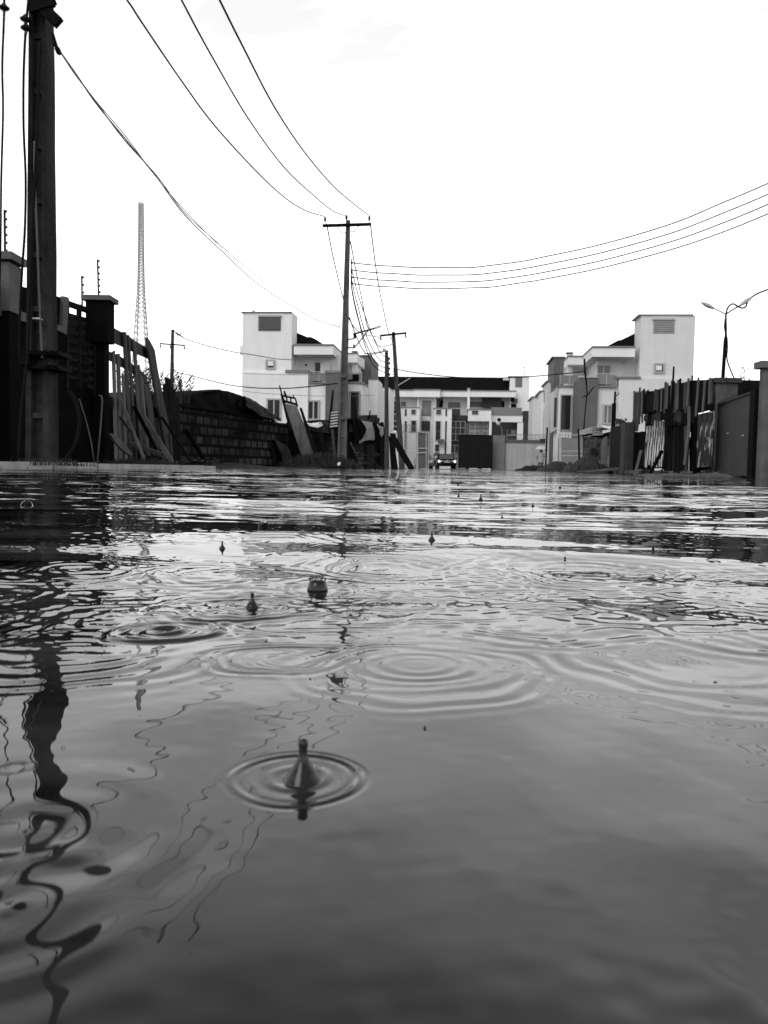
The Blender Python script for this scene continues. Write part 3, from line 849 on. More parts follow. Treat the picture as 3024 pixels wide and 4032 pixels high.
# ------------------------------------------------------------------ block wall and tarp shed
BW = PL.px((738, 22.0), (1190, 30.0))
M['block'] = blockwork('concrete_blocks', BW.d, 0.06, 0.004, 0.44, .27, .05)
tb = MB().poly(BW, gp(BW, [(712, 1598), (738, 1603), (860, 1618), (1000, 1645), (1100, 1665), (1200, 1672)]), -.22, 0).build('block_wall', M['block'])
tag(tb, 'low wall of rough concrete blocks with dark joints under the black tarpaulin', 'wall')
o = MB().poly(BW, gp(BW, [(676, 1580), (700, 1568), (742, 1560)]), -1.2, -.3).build('shed_side', M['blackmetal'])  # black colour carries the deep shade on this side of the shed
tag(o, 'low shed side at the left end of the block wall, coloured black for its deep shade', 'shed wall')
top = [(688, 1568), (740, 1556), (790, 1546), (860, 1535), (905, 1540), (960, 1560), (1010, 1580), (1045, 1606), (1080, 1652)]
bot = [(690, 1602), (740, 1606), (790, 1612), (860, 1620), (905, 1632), (960, 1642), (1010, 1650), (1045, 1656), (1082, 1664)]
def drape(pl, top, bot, m, name, label, cat, n0=.12, nback=-3.5, sub=6, rough=.07, parent=None, rows=9, bulge=.25):
    T = []; Bm = []
    for i in range(len(top) - 1):
        for k in range(sub):
            f = k / sub
            T.append((top[i][0] + (top[i + 1][0] - top[i][0]) * f, top[i][1] + (top[i + 1][1] - top[i][1]) * f))
            Bm.append((bot[i][0] + (bot[i + 1][0] - bot[i][0]) * f, bot[i][1] + (bot[i + 1][1] - bot[i][1]) * f))
    T.append(top[-1]); Bm.append(bot[-1])
    b = MB(); nc = len(T); vs = []
    ph = [random.uniform(0, 6.28) for _ in range(6)]
    for r_ in range(rows + 1):
        f = r_ / rows
        for c in range(nc):
            x = Bm[c][0] + (T[c][0] - Bm[c][0]) * f; y = Bm[c][1] + (T[c][1] - Bm[c][1]) * f
            n = n0 + bulge * (1 - f) * f - (1 - (1 - f) ** 2) * .15
            n += rough * (math.sin(c * .9 + ph[0] + f * 3) * .5 + math.sin(c * 2.3 + ph[1] - f * 5) * .35 + random.uniform(-.3, .3)) * (0.3 + f * (1 - f) * 3)
            s, z = pl.sz(x, y)
            vs.append(pl.w(s, z + random.uniform(-1, 1) * rough * .12, n))
    for c in range(nc):
        s, z = pl.sz(*T[c]); vs.append(pl.w(s, z - .05, nback))
    for c in range(nc):
        s, z = pl.sz(*Bm[c]); vs.append(pl.w(s, z, nback))
    tot = rows + 3
    fs = [(r_ * nc + c, r_ * nc + c + 1, (r_ + 1) * nc + c + 1, (r_ + 1) * nc + c) for r_ in range(tot - 1) for c in range(nc - 1)]
    b.add(vs, fs)
    o = b.build(name, M[m], parent, smooth=(m == 'tarp'))
    if parent is None: tag(o, label, cat)
    return o
drape(BW, top, bot, 'tarp', 'tarpaulin', 'black tarpaulin draped over the shed roof above the block wall', 'tarpaulin', rough=.05)
o = drape(BW, [(935, 1560), (965, 1572), (990, 1592), (1030, 1612), (1062, 1640)], [(925, 1600), (960, 1620), (985, 1640), (1030, 1648), (1064, 1658)],
      'tarpgrey', 'sacking', 'grey sacking lying in folds on the right slope of the black tarpaulin', 'sacking', n0=.38, nback=.1, rough=.08)
o = MB().pp(BW, [(824, 1541), (834, 1536), (868, 1533), (870, 1540)], -.3, .1).build('loose_block', M['blackmetal'])
tag(o, 'small dark block lying on the ridge of the black tarpaulin', 'block')
o = drape(BW, [(1058, 1730), (1072, 1735), (1090, 1745), (1110, 1760)], [(1075, 1834), (1090, 1836), (1110, 1838), (1128, 1840)],
      'tarpgrey', 'sacking', 'grey sack leaning against the right end of the block wall', 'sacking', n0=.35, nback=.05, rough=.07)

# ------------------------------------------------------------------ leaning board with dark frame
P29 = PL.px((1100, 28.6), (1300, 28.6))
tl = thing('leaning_panel', at(1210, 1850, 28.6), 'pale plywood panel leaning in a dark broken frame left of the middle pole', 'panel')
MB().pp(P29, [(1120, 1588), (1168, 1598), (1249, 1797), (1191, 1808)], 0, .05).build('board', M['board'], tl)
MB().pp(P29, [(1104, 1552), (1112, 1552), (1140, 1640), (1150, 1695), (1138, 1695)], -.1, .0).build('frame_rail', M['wooddark'], tl)
MB().pp(P29, [(1178, 1604), (1188, 1606), (1252, 1792), (1244, 1800), (1225, 1760)], .0, .08).build('frame_rail', M['wooddark'], tl)
b = MB()
b.pp(P29, [(1108, 1554), (1160, 1564), (1164, 1572), (1112, 1562)], .0, .06)
b.pp(P29, [(1112, 1572), (1168, 1588), (1172, 1598), (1116, 1584)], .0, .06)
b.pp(P29, [(1098, 1517), (1102, 1517), (1113, 1556), (1107, 1556)], .0, .06)
b.pp(P29, [(1116, 1538), (1122, 1540), (1130, 1560), (1120, 1560)], .0, .06)
b.pp(P29, [(1152, 1553), (1155, 1553), (1160, 1570), (1156, 1570)], .0, .06)
b.pp(P29, [(1158, 1562), (1165, 1568), (1174, 1600), (1168, 1602)], .0, .06)
b.pp(P29, [(1124, 1560), (1130, 1562), (1134, 1584), (1128, 1582)], .0, .05)
b.pp(P29, [(1140, 1562), (1146, 1564), (1150, 1588), (1144, 1586)], .0, .05)
b.build('broken_lath', M['wooddark'], tl)
MB().poly(P29, [P29.sz(1126, 1662), P29.sz(1152, 1662), P29.sz(1196, 1812), (P29.sz(1200, 1830)[0], -.1), (P29.sz(1115, 1830)[0], -.1)], -.6, -.12).build('black_sheet', M['tarp'], tl)

# low block wall behind with heaped junk
BV = PL.px((1195, 31.5), (1340, 33.0))
M['block2'] = blockwork('old_blocks', BV.d, 0.03, 0.006)
o = MB().poly(BV, gp(BV, [(1195, 1676), (1230, 1688), (1300, 1700), (1372, 1704)]), -.22, 0).build('block_wall', M['block2'])
tag(o, 'dark broken block wall between the leaning panel and the middle pole', 'wall')
drape(BV, [(1210, 1668), (1240, 1676), (1262, 1662), (1285, 1660), (1318, 1670), (1345, 1690)], [(1208, 1692), (1240, 1702), (1262, 1704), (1285, 1706), (1318, 1708), (1345, 1712)],
      'tarpgrey', 'rubbish_heap', 'dark heap of rubbish on top of the wall left of the middle pole', 'rubbish heap', nback=-1.2, rough=.12)
o = drape(BV, [(1208, 1662), (1225, 1668), (1245, 1668), (1262, 1662)], [(1206, 1676), (1225, 1682), (1245, 1684), (1264, 1674)], 'litter', 'white_sheet',
      'white sheet lying on the wall below the two pane window', 'sheet', nback=-1.0, rough=.05)
tz = thing('roofing_bundle', at(1310, 1700, 31), 'bent corrugated sheets stacked by a dark post left of the middle pole', 'sheets')
P31 = PL.px((1290, 31.0), (1400, 31.0))
MB().pp(P31, [(1308, 1536), (1314, 1534), (1312, 1572), (1300, 1700), (1290, 1700), (1300, 1600)], -.1, .0).build('post', M['wooddark'], tz)
for i in range(6):
    y = 1622 + i * 11
    MB().pp(P31, [(1304 - i, y), (1328, y - 4), (1330, y + 2), (1303 - i, y + 6)], 0, .12).build('sheet', M['metal'], tz)
MB().pp(P31, [(1300, 1618), (1330, 1616), (1330, 1705), (1296, 1705)], -.06, -.01).build('backing', M['wooddark'], tz)

rj = random.Random(31); b = MB()
for i in range(70):
    x = rj.uniform(1120, 1500); y = rj.uniform(1790, 1846); dd = rj.uniform(28.8, 30.5); p = at(x, y, dd); s_ = rj.uniform(.05, .22)
    b.add([p + Vector((rj.uniform(-1, 1), rj.uniform(-1, 1), rj.uniform(-.4, .9))) * s_ for _ in range(5)], [(0, 1, 2), (0, 2, 3), (0, 3, 4), (1, 2, 3, 4)])
tag(b.build('rubble', M['mud']), 'dark scraps and rubble heaped around the middle pole', 'rubble', kind='stuff')
for (x0, y0, x1, y1, w_, m_, lab) in ((1262, 1700, 1284, 1842, .12, 'wooddark', 'dark upright board just left of the middle pole'), (1308, 1690, 1322, 1842, .10, 'wood', 'narrow upright board touching the middle pole on the left'),
        (1226, 1706, 1236, 1800, .08, 'wooddark', 'short dark post in front of the broken block wall'), (1380, 1742, 1430, 1846, .06, 'wood', 'slanting lath at the shack foot right of the middle pole'),
        (1404, 1660, 1398, 1600, .05, 'wooddark', 'stick poking up from the shack roof beside the middle pole'), (1452, 1650, 1458, 1618, .05, 'wooddark', 'stick poking up from the scrap heap')):
    tag(MB().beam(at(x0, y0, 30.8), at(x1, y1, 30.4), w_, .04).build('loose_board', M[m_]), lab, 'board', 'loose boards round the middle pole')
# ------------------------------------------------------------------ middle pole
DP = 28.6
pb = at(1345, 1846, DP); pb.z = -.1
pt = at(1371, 868, DP)
tm = thing('utility_pole', pb, 'grey concrete pole with a crossarm and three insulators standing in the weeds', 'utility pole')
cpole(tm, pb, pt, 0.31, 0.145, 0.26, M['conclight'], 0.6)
MBP = PL((0, DP - .12), (1, 0))
b = MB(); b.beam(MBP.w(*MBP.sz(1270, 889)), MBP.w(*MBP.sz(1462, 883)), .085, .09); b.build('crossarm', M['blackmetal'], tm)
for x, y in ((1280, 880), (1364, 872), (1454, 876)):
    c = MBP.w(*MBP.sz(x, y))
    MB().lathe(c, [(.012, 0), (.012, .06), (.04, .07), (.025, .09), (.05, .10), (.03, .125), (.052, .14), (.03, .165), (.045, .18), (.02, .21)], 10).build('insulator', M['insul'], tm)
b = MB()
b.tube(bez([MBP.w(*MBP.sz(x, y)) for x, y in ((1330, 892), (1338, 908), (1350, 918), (1362, 915))]), .012, 5)
b.tube(bez([MBP.w(*MBP.sz(x, y)) for x, y in ((1380, 912), (1395, 912), (1405, 900), (1412, 890))]), .012, 5)
b.build('brace', M['blackmetal'], tm)
b = MB()
b.beam(MBP.w(*MBP.sz(1383, 1020)), MBP.w(*MBP.sz(1383, 1128)), .04, .04)
b.build('insulator_rack', M['blackmetal'], tm)
for y in (1035, 1064, 1092, 1117):
    c = MBP.w(*MBP.sz(1385, y)); MB().lathe(c - Vector((0, 0, .035)), [(.02, 0), (.045, .015), (.03, .035), (.045, .055), (.02, .07)], 8).build('insulator', M['insul'], tm)
for y in (1480, 1645, 1815):
    c = MBP.w(*MBP.sz(1352, y), .0)
    MB().box(MBP, *(MBP.sz(1340, y)[0], MBP.sz(1366, y)[0]), MBP.sz(1350, y + 7)[1], MBP.sz(1350, y - 7)[1], -.05, .05).build('collar', M['conclight'], tm)
# lamp bracket on the pole
t = thing('street_lamp', MBP.w(*MBP.sz(1380, 1345)), 'slim street lamp on a bracket reaching right from the middle pole', 'street lamp')
b = MB()
b.beam(MBP.w(*MBP.sz(1368, 1337)), MBP.w(*MBP.sz(1396, 1333)), .035, .05); b.beam(MBP.w(*MBP.sz(1368, 1369)), MBP.w(*MBP.sz(1396, 1370)), .035, .05)
b.beam(MBP.w(*MBP.sz(1397, 1332)), MBP.w(*MBP.sz(1397, 1312)), .09, .09); b.beam(MBP.w(*MBP.sz(1394, 1371)), MBP.w(*MBP.sz(1394, 1356)), .06, .06)
b.beam(MBP.w(*MBP.sz(1398, 1366)), MBP.w(*MBP.sz(1450, 1302)), .035, .035)
b.build('bracket', M['blackmetal'], t)
b = MB(); b.beam(MBP.w(*MBP.sz(1390, 1316)), MBP.w(*MBP.sz(1478, 1292)), .05, .06); b.build('arm', M['concmid'], t)
b = MB(); b.beam(MBP.w(*MBP.sz(1474, 1293)), MBP.w(*MBP.sz(1500, 1284)), .055, .10); b.build('lamp_head', M['metal'], t)

# overhead lines
A1, B1 = (X(1280, DP) - 2.17, 8.0), (X(1280, DP), DP)
g_ = 'high lines sagging from the top left to the middle pole'
wire([(180, -220), (400, -110), (500, 0), (560, 90), (715, 318), (850, 500), (1020, 685), (1130, 785), (1210, 832), (1280, 853)], A1, B1, .014,
     'leftmost of the three black lines sagging to the middle pole crossarm', g_)
wire([(610, -200), (715, 0), (825, 205), (980, 470), (1120, 660), (1230, 765), (1310, 830), (1364, 852)], (X(1364, DP) - 2.0, 8.0), (X(1364, DP), DP), .013,
     'centre one of the three black lines sagging to the middle pole crossarm', g_)
wire([(770, -200), (865, 0), (960, 190), (1080, 420), (1200, 600), (1310, 730), (1390, 800), (1455, 850)], (X(1455, DP) - 1.9, 8.0), (X(1455, DP), DP), .013,
     'rightmost of the three black lines sagging to the middle pole crossarm', g_)
A2, B2 = (X(236, 7.85), 7.85), (X(1350, DP), DP)
g_ = 'twisted service cables from the near pole to the middle pole'
for k, (dy, r_, lab) in enumerate(((0, .009, 'lower strand of the service cable sagging from the near pole shackle'), (1, .007, 'upper strand of the service cable sagging from the near pole shackle'),
                                   (2, .006, 'thin loose strand of the service cable sagging from the near pole shackle'))):
    pix = []
    for i, (x, y) in enumerate([(238, 205), (300, 292), (383, 410), (492, 545), (620, 705), (730, 845), (875, 990), (1020, 1115), (1167, 1215), (1260, 1262), (1340, 1290)]):
        w_ = [0, 0, 2, 0, -2, 3, 0, 5, 0, 3, 0][i] if dy == 0 else ([0, 4, -2, 6, -7, -3, -14, -16, -20, -12, -6][i] if dy == 1 else [0, 2, -4, -8, -1, -10, -8, -3, -12, -4, -2][i])
        pix.append((x - w_ * .4, y + w_))
    wire(pix, A2, B2, r_ * .85, lab, g_, 'wirepale')
A3, B3 = (X(1386, DP), DP), (13.0, 24.0)
for y0, off, lab in ((1035, 0, 'topmost'), (1064, 30, 'second'), (1092, 58, 'third'), (1117, 84, 'lowest')):
    pts = [(1388, y0), (1470, y0 + 8), (1550, y0 + 14), (1640, y0 + 19), (1732, 1052 + off + 1), (1850, 1054 + off * .95), (1932, 1045 + off * 1.02), (2050, 1030 + off * 1.0),
           (2150, 1010 + off * 1.05), (2370, 962 + off * 1.1), (2643, 882 + off * 1.2), (2844, 799 + off * 1.38), (3030, 720 + off * 1.42), (3200, 640 + off * 1.45)]
    pts[0:4] = [(1388, y0), (1470, y0 + 9), (1560, y0 + 14), (1640, (y0 + 1052 + off) / 2 + 10)]
    wire(pts, A3, B3, .0175, lab + ' of the four lines leaving the middle pole to the right', 'four lines crossing the sky to the right')
# lines on from the middle pole to the poles behind
Dq, Dr = 46.0, 54.0
def lineset(pix, x0, x1, d1, lab, r=.018, m='wire'):
    wire(pix, (X(x0, DP), DP), (X(x1, d1), d1), r, lab, 'lines running on behind the middle pole', m)
lineset([(1286, 880), (1300, 955), (1318, 1040), (1350, 1172), (1372, 1250), (1420, 1310), (1500, 1330)], 1286, 1500, Dr, 'line dropping from the left insulator behind the middle pole')
lineset([(1380, 952), (1402, 1070), (1425, 1180), (1442, 1270), (1455, 1300), (1480, 1345), (1500, 1366), (1545, 1355)], 1380, 1545, Dr, 'line dropping from the middle insulator behind the middle pole')
lineset([(1459, 885), (1470, 980), (1490, 1120), (1512, 1230), (1524, 1290), (1536, 1325), (1546, 1345)], 1459, 1546, Dr, 'line dropping from the right insulator towards the far crossarm')
for i, (pix, lab) in enumerate((([(1386, 1068), (1402, 1130), (1416, 1180), (1440, 1250), (1470, 1330), (1500, 1392), (1524, 1408)], 'first of the bunched lines fanning down to the thin pole'),
            ([(1384, 1096), (1396, 1155), (1412, 1215), (1424, 1265), (1450, 1340), (1490, 1412), (1524, 1430)], 'second of the bunched lines fanning down to the thin pole'),
            ([(1383, 1120), (1392, 1170), (1408, 1240), (1424, 1300), (1440, 1350), (1482, 1430), (1524, 1452)], 'third of the bunched lines fanning down to the thin pole'),
            ([(1383, 1122), (1388, 1160), (1402, 1225), (1418, 1285), (1432, 1345), (1472, 1440), (1524, 1472)], 'fourth of the bunched lines fanning down to the thin pole'),
            ([(1376, 1250), (1390, 1290), (1406, 1330), (1425, 1370), (1450, 1395), (1500, 1388), (1524, 1382)], 'slack line looping from the middle pole to the thin pole'))):
    lineset(pix, 1385, 1524, Dq, lab, .017)

# ------------------------------------------------------------------ thin pole and far crossarm pole
pb = at(1522, 1846, Dq); pb.z = -.1
t = thing('utility_pole', pb, 'thin plain pole with a column of insulators, right behind the middle pole', 'utility pole')
MB().tube([pb, at(1522, 1380, Dq)], [.15, .10], 10).build('shaft', M['concmid'], t)
for y in (1412, 1430, 1452, 1475):
    MB().lathe(at(1533, y, Dq - .1) - Vector((0, 0, .06)), [(.03, 0), (.07, .03), (.04, .06), (.07, .09), (.03, .12)], 8).build('insulator', M['insul'], t)
b = MB(); b.beam(at(1531, 1404, Dq - .1), at(1531, 1482, Dq - .1), .04, .04); b.build('insulator_rack', M['blackmetal'], t)
b = MB(); b.beam(at(1520, 1382, Dq - .2), at(1432, 1394, Dq - .2), .05, .06); b.beam(at(1522, 1384, Dq - .2), at(1508, 1374, Dq - .2), .14, .1); b.build('lamp_arm', M['metal'], t)
pb = at(1583, 1850, Dr); pb.z = -.1
t = thing('utility_pole', pb, 'leaning far pole with a dark crossarm and drop insulators', 'utility pole')
MB().tube([pb, at(1549, 1308, Dr)], [.19, .11], 8).build('shaft', M['concmid'], t)
b = MB(); b.beam(at(1496, 1322, Dr - .15), at(1600, 1311, Dr - .15), .11, .12); b.build('crossarm', M['blackmetal'], t)
for x, y in ((1498, 1322), (1544, 1318), (1596, 1312)):
    q = at(x, y, Dr - .15)
    MB().tube([q, q + Vector((0.02, 0, -.12)), q + Vector((0.0, 0, -.16)), q + Vector((.08, 0, -.3))], [.02, .05, .06, .03], 7).build('insulator', M['insul'], t)
for y in (1453, 1463, 1474, 1484, 1494):
    MB().lathe(at(1552, y, Dr - .2) - Vector((0, 0, .05)), [(.03, 0), (.08, .03), (.05, .05), (.08, .07), (.03, .1)], 8).build('insulator', M['insul'], t)
b = MB(); b.beam(at(1566, 1518, Dr - .2), at(1616, 1488, Dr - .2), .05, .09); b.build('lamp_arm', M['metal'], t)
wire([(1497, 1335), (1496, 1365), (1510, 1380), (1535, 1362), (1548, 1335)], (X(1490, Dr), Dr), (X(1600, Dr), Dr), .01, 'slack loop of wire under the left arm of the far crossarm', 'jumper loops at the far crossarm')
wire([(1597, 1328), (1590, 1352), (1575, 1368), (1562, 1366)], (X(1490, Dr), Dr), (X(1600, Dr), Dr), .01, 'slack loop of wire under the right arm of the far crossarm', 'jumper loops at the far crossarm')
wire([(1566, 1455), (1640, 1468), (1780, 1484), (1930, 1488), (2030, 1487), (2180, 1475), (2300, 1463)], (X(1560, Dr), Dr), (X(2300, 48), 48), .026,
     'single line from the far pole across the main roof to the wooden pole')
wire([(690, 1312), (760, 1345), (900, 1382), (1000, 1398), (1080, 1412), (1150, 1417)], (X(690, 48), 48), (X(1150, 58), 58), .026,
     'line from the small left pole top to the left tower house', None, 'wirepale')
wire([(686, 1462), (780, 1486), (900, 1515), (1000, 1527), (1080, 1529), (1150, 1528), (1240, 1520), (1328, 1510)], (X(686, 44), 44), (X(1335, 28.9), 28.9), .02,
     'low line crossing the left tower house to the middle pole')
wire([(700, 1440), (820, 1455), (960, 1470), (1150, 1476), (1330, 1470)], (X(686, 44), 44), (X(1335, 28.9), 28.9), .008, 'faint upper line crossing the left tower house', None, 'wirepale')
wire([(700, 1470), (820, 1505), (960, 1540), (1150, 1556), (1330, 1560), (1480, 1556)], (X(686, 44), 44), (X(1480, 44), 44), .010, 'faint lower line crossing the left tower house', None, 'wirepale')

# small pole at the far left
d = 48.0
pb = at(671, 1700, d)
t = thing('utility_pole', Vector((pb.x, d, -.1)), 'small far pole with crossarm behind the plank fence, left of the left tower house', 'utility pole')
MB().tube([Vector((pb.x, d, -.1)), at(680, 1298, d)], [.15, .09], 8).build('shaft', M['concmid'], t)
b = MB(); b.beam(at(629, 1353, d - .1), at(729, 1360, d - .1), .07, .08); b.beam(at(680, 1300, d - .1), at(722, 1328, d - .1), .05, .06); b.beam(at(696, 1322, d - .1), at(714, 1312, d - .1), .04, .04)
b.build('crossarm', M['blackmetal'], t)
for x, y in ((630, 1356), (670, 1360), (724, 1362)):
    q = at(x, y, d - .1); MB().tube([q, q + Vector((.03, 0, -.1)), q + Vector((.05, 0, -.2))], [.02, .05, .03], 6).build('insulator', M['insul'], t)
for y in (1432, 1444, 1456, 1468):
    MB().lathe(at(684, y, d - .1) - Vector((0, 0, .05)), [(.03, 0), (.07, .03), (.03, .08)], 7).build('insulator', M['insul'], t)
# lattice mast
d = 190.0
t = thing('lattice_mast', at(555, 1830, d), 'tall slender pale lattice radio mast far behind the plank fence', 'radio mast')
prof = [(800, 7.0), (950, 8.0), (1100, 10.0), (1180, 13), (1270, 18), (1370, 23), (1500, 29), (1800, 42)]
def mw_(y):
    for (a, p_a), (c, p_c) in zip(prof, prof[1:]):
        if a <= y <= c: return p_a + (p_c - p_a) * (y - a) / (c - a)
    return prof[-1][1]
legs = MB(); br = MB()
ys_ = [800]
while ys_[-1] < 1790: ys_.append(ys_[-1] + mw_(ys_[-1]) * 1.25)
lv = []
for y in ys_:
    c = at(555, y, d); h = mw_(y) / F * d
    lv.append([c + Vector((sx * h, sy * h, 0)) for sx, sy in ((-1, -1), (1, -1), (1, 1), (-1, 1))])
for k in range(4): legs.tube([l[k] for l in lv], .13, 4)
for a, c in zip(lv, lv[1:]):
    for k in range(4):
        br.beam(a[k], a[(k + 1) % 4], .12, .12, (0, 0, 1))
        br.beam(a[k], c[(k + 1) % 4], .07, .07); br.beam(a[(k + 1) % 4], c[k], .07, .07)
legs.build('leg_frame', M['lattice'], t); br.build('bracing', M['lattice'], t)

# ------------------------------------------------------------------ mound, weeds and litter at the middle pole
def mound(name, label, cx, d, wpx, hpx, m, dep=1.2, yb=None, kind=None, cat='mound', seed=1, rough=.35):
    rng = random.Random(seed)
    c = at(cx, HORY, d); hw = wpx / F * d / 2; h = hpx / F * d
    b = MB(); nx, ny = 40, 12; vs = []
    ph = [rng.uniform(0, 6) for _ in range(8)]
    for j in range(ny + 1):
        for i in range(nx + 1):
            u = i / nx * 2 - 1; v = j / ny * 2 - 1
            r2 = min(1, u * u + v * v)
            e = (1 - r2) ** .8
            nz = 1 + rough * (math.sin(u * 7 + ph[0]) * .5 + math.sin(u * 17 + v * 5 + ph[1]) * .4 + math.sin(u * 31 + ph[2] + v * 9) * .3 + rng.uniform(-.25, .25))
            vs.append(Vector((c.x + u * hw, d + v * dep, -.05 + (h + .05) * e * max(.1, nz))))
    b.add(vs, [(j * (nx + 1) + i, j * (nx + 1) + i + 1, (j + 1) * (nx + 1) + i + 1, (j + 1) * (nx + 1) + i) for j in range(ny) for i in range(nx)])
    o = b.build(name, M[m]); tag(o, label, cat, kind=kind)
    return o
mound('mud_bank', None, 1230, 27.3, 330, 40, 'mud', .9, kind='structure', cat=None, seed=3)
mound('mud_bank', None, 900, 22.5, 560, 12, 'mud', 1.0, kind='structure', cat=None, seed=4)
def weeds(name, label, cx, d, wpx, hpx, n, m='weed', seed=2, kind='stuff', dep=.6, base=0.0, wsc=1.0):
    rng = random.Random(seed); b = MB()
    c = at(cx, HORY, d); hw = wpx / F * d / 2; h = hpx / F * d
    for i in range(n):
        u = rng.gauss(0, .45); u = max(-1, min(1, u))
        p = Vector((c.x + u * hw, d + rng.uniform(-dep, dep), base))
        hh = h * (1 - u * u * .7) * rng.uniform(.4, 1.1)
        e = p + Vector((rng.gauss(0, .35) * hh, rng.gauss(0, .2) * hh, hh))
        wd = Vector((rng.uniform(.006, .02) * wsc, 0, 0))
        mid = p.lerp(e, .5) + Vector((0, 0, hh * .12))
        b.add([p - wd, p + wd, mid + wd, mid - wd], [(0, 1, 2, 3)]); b.add([mid - wd, mid + wd, e], [(0, 1, 2)])
    o = b.build(name, M[m]); tag(o, label, 'weeds', kind=kind); return o
weeds('weeds', 'tangle of dark weeds around the foot of the middle pole', 1260, 27.1, 300, 56, 1500, base=.05)
weeds('weeds', 'dark weeds along the verge under the plank fence', 560, 12.0, 420, 30, 600, seed=5, dep=.4, base=.03, wsc=.45)
weeds('weeds', 'sparse weeds at the foot of the near pole', 200, 7.7, 330, 34, 160, seed=6, dep=.3, base=.03, wsc=.3)
o = MB().pp(PL((0, 26.2), (1, 0)), [(1327, 1826), (1336, 1818), (1342, 1822), (1338, 1832), (1331, 1834)], 0, .05).build('litter', M['litter']); tag(o, 'crumpled white litter in the weeds at the middle pole', 'litter')

# ------------------------------------------------------------------ shack right of the middle pole
SH = PL.px((1365, 35.0), (1560, 38.0))
t = thing('zinc_shack', SH.w(0, 0), 'low shack walled with rusty zinc sheets right of the middle pole', 'shack')
MB().poly(SH, gp(SH, [(1362, 1655), (1400, 1650), (1470, 1668), (1512, 1664)]), -2.2, -.4).build('back_wall', M['wooddark'], t)
def corrugated(parent, pl, x0, y0, x1, y1, m, n=0.0, pitch=.09, amp=.02, name='sheet', slant=0, g=False):
    s0, z1 = pl.sz(x0, y0); s1, z1b = pl.sz(x1, y0 + slant); z0 = -.1 if g else pl.sz(x0, y1)[1]
    k = max(4, int((s1 - s0) / pitch * 4)); vs = []
    for i in range(k + 1):
        f = i / k; s = s0 + (s1 - s0) * f; nn = n + amp * math.sin(f * k / 4 * 2 * math.pi)
        zt = z1 + (z1b - z1) * f
        vs += [pl.w(s, z0, nn), pl.w(s, zt, nn), pl.w(s, zt, nn - .01), pl.w(s, z0, nn - .01)]
    fs = []
    for i in range(k):
        a = i * 4; c = a + 4
        fs += [(a, c, c + 1, a + 1), (a + 1, c + 1, c + 2, a + 2), (a + 2, c + 2, c + 3, a + 3)]
    o = MB().add(vs, fs).build(name, M[m], parent)
    return o
corrugated(t, SH, 1368, 1700, 1398, 1850, 'wooddark', g=True)
corrugated(t, SH, 1394, 1742, 1440, 1850, 'sheetdark', .03, g=True)
corrugated(t, SH, 1441, 1748, 1472, 1850, 'sheetdark', .05, g=True)
corrugated(t, SH, 1473, 1730, 1512, 1850, 'wooddark', .02, g=True)
corrugated(t, SH, 1400, 1800, 1432, 1850, 'concmid', .07, g=True)
MB().poly(SH, gp(SH, [(1431, 1740), (1434, 1740)]), .06, .12).build('post', M['blackmetal'], t)
MB().poly(SH, gp(SH, [(1489, 1668), (1502, 1662), (1506, 1700)]), .0, .12).build('post', M['wooddark'], t)
drape(SH, [(1396, 1660), (1412, 1656), (1430, 1658), (1457, 1664)], [(1394, 1748), (1408, 1738), (1430, 1732), (1456, 1734)], 'cloth', 'draped_cloth',
      'pale faded cloth hung over the shack wall right of the middle pole', 'cloth', n0=.3, nback=-.3, rough=.06)
drape(SH, [(1457, 1664), (1463, 1668), (1470, 1672)], [(1450, 1736), (1460, 1738), (1472, 1738)], 'tarp', 'draped_cloth',
      'black cloth hung between the two pale cloths on the shack wall', 'cloth', n0=.34, nback=-.3, rough=.05)
drape(SH, [(1470, 1674), (1482, 1676), (1496, 1682)], [(1474, 1712), (1480, 1722), (1488, 1706)], 'cloth', 'draped_cloth',
      'small pale cloth hung at the right end of the shack wall', 'cloth', n0=.32, nback=-.3, rough=.05)
drape(SH, [(1362, 1652), (1378, 1644), (1394, 1650), (1410, 1668)], [(1362, 1730), (1378, 1738), (1394, 1728), (1408, 1700)], 'tarp', 'black_bundle',
      'bulging black bundle on the shack wall beside the middle pole', 'bundle', n0=.45, nback=-.4, rough=.06)
b = MB()
for i in range(16):
    x = random.uniform(1434, 1490); y = 1640 + random.uniform(-8, 22); w_ = random.uniform(4, 14)
    b.pp(SH, [(x, y), (x + w_, y + random.uniform(-5, 5)), (x + w_ * .8, y + random.uniform(8, 26)), (x - 2, y + 22)], -.6 + random.uniform(0, .3), -.2 + random.uniform(0, .1))
o = b.build('scrap_heap', M['sheetdark']); tag(o, 'jagged dark scrap heaped on the shack roof behind the cloths', 'scrap heap')
o = MB().pp(PL.px((1530, 40), (1640, 40)), [(1533, 1706), (1552, 1706), (1584, 1760), (1634, 1846), (1610, 1850), (1566, 1780)], -.08, 0).build('leaning_beam', M['wooddark'])
tag(o, 'heavy dark beam leaning left of the barred gate', 'beam')
o = MB().pp(PL.px((1530, 41), (1640, 41)), [(1530, 1716), (1550, 1720), (1568, 1850), (1540, 1850)], -.08, 0).build('leaning_beam', M['wooddark'])
tag(o, 'short upright dark beam between the thin pole and the leaning beam', 'beam')
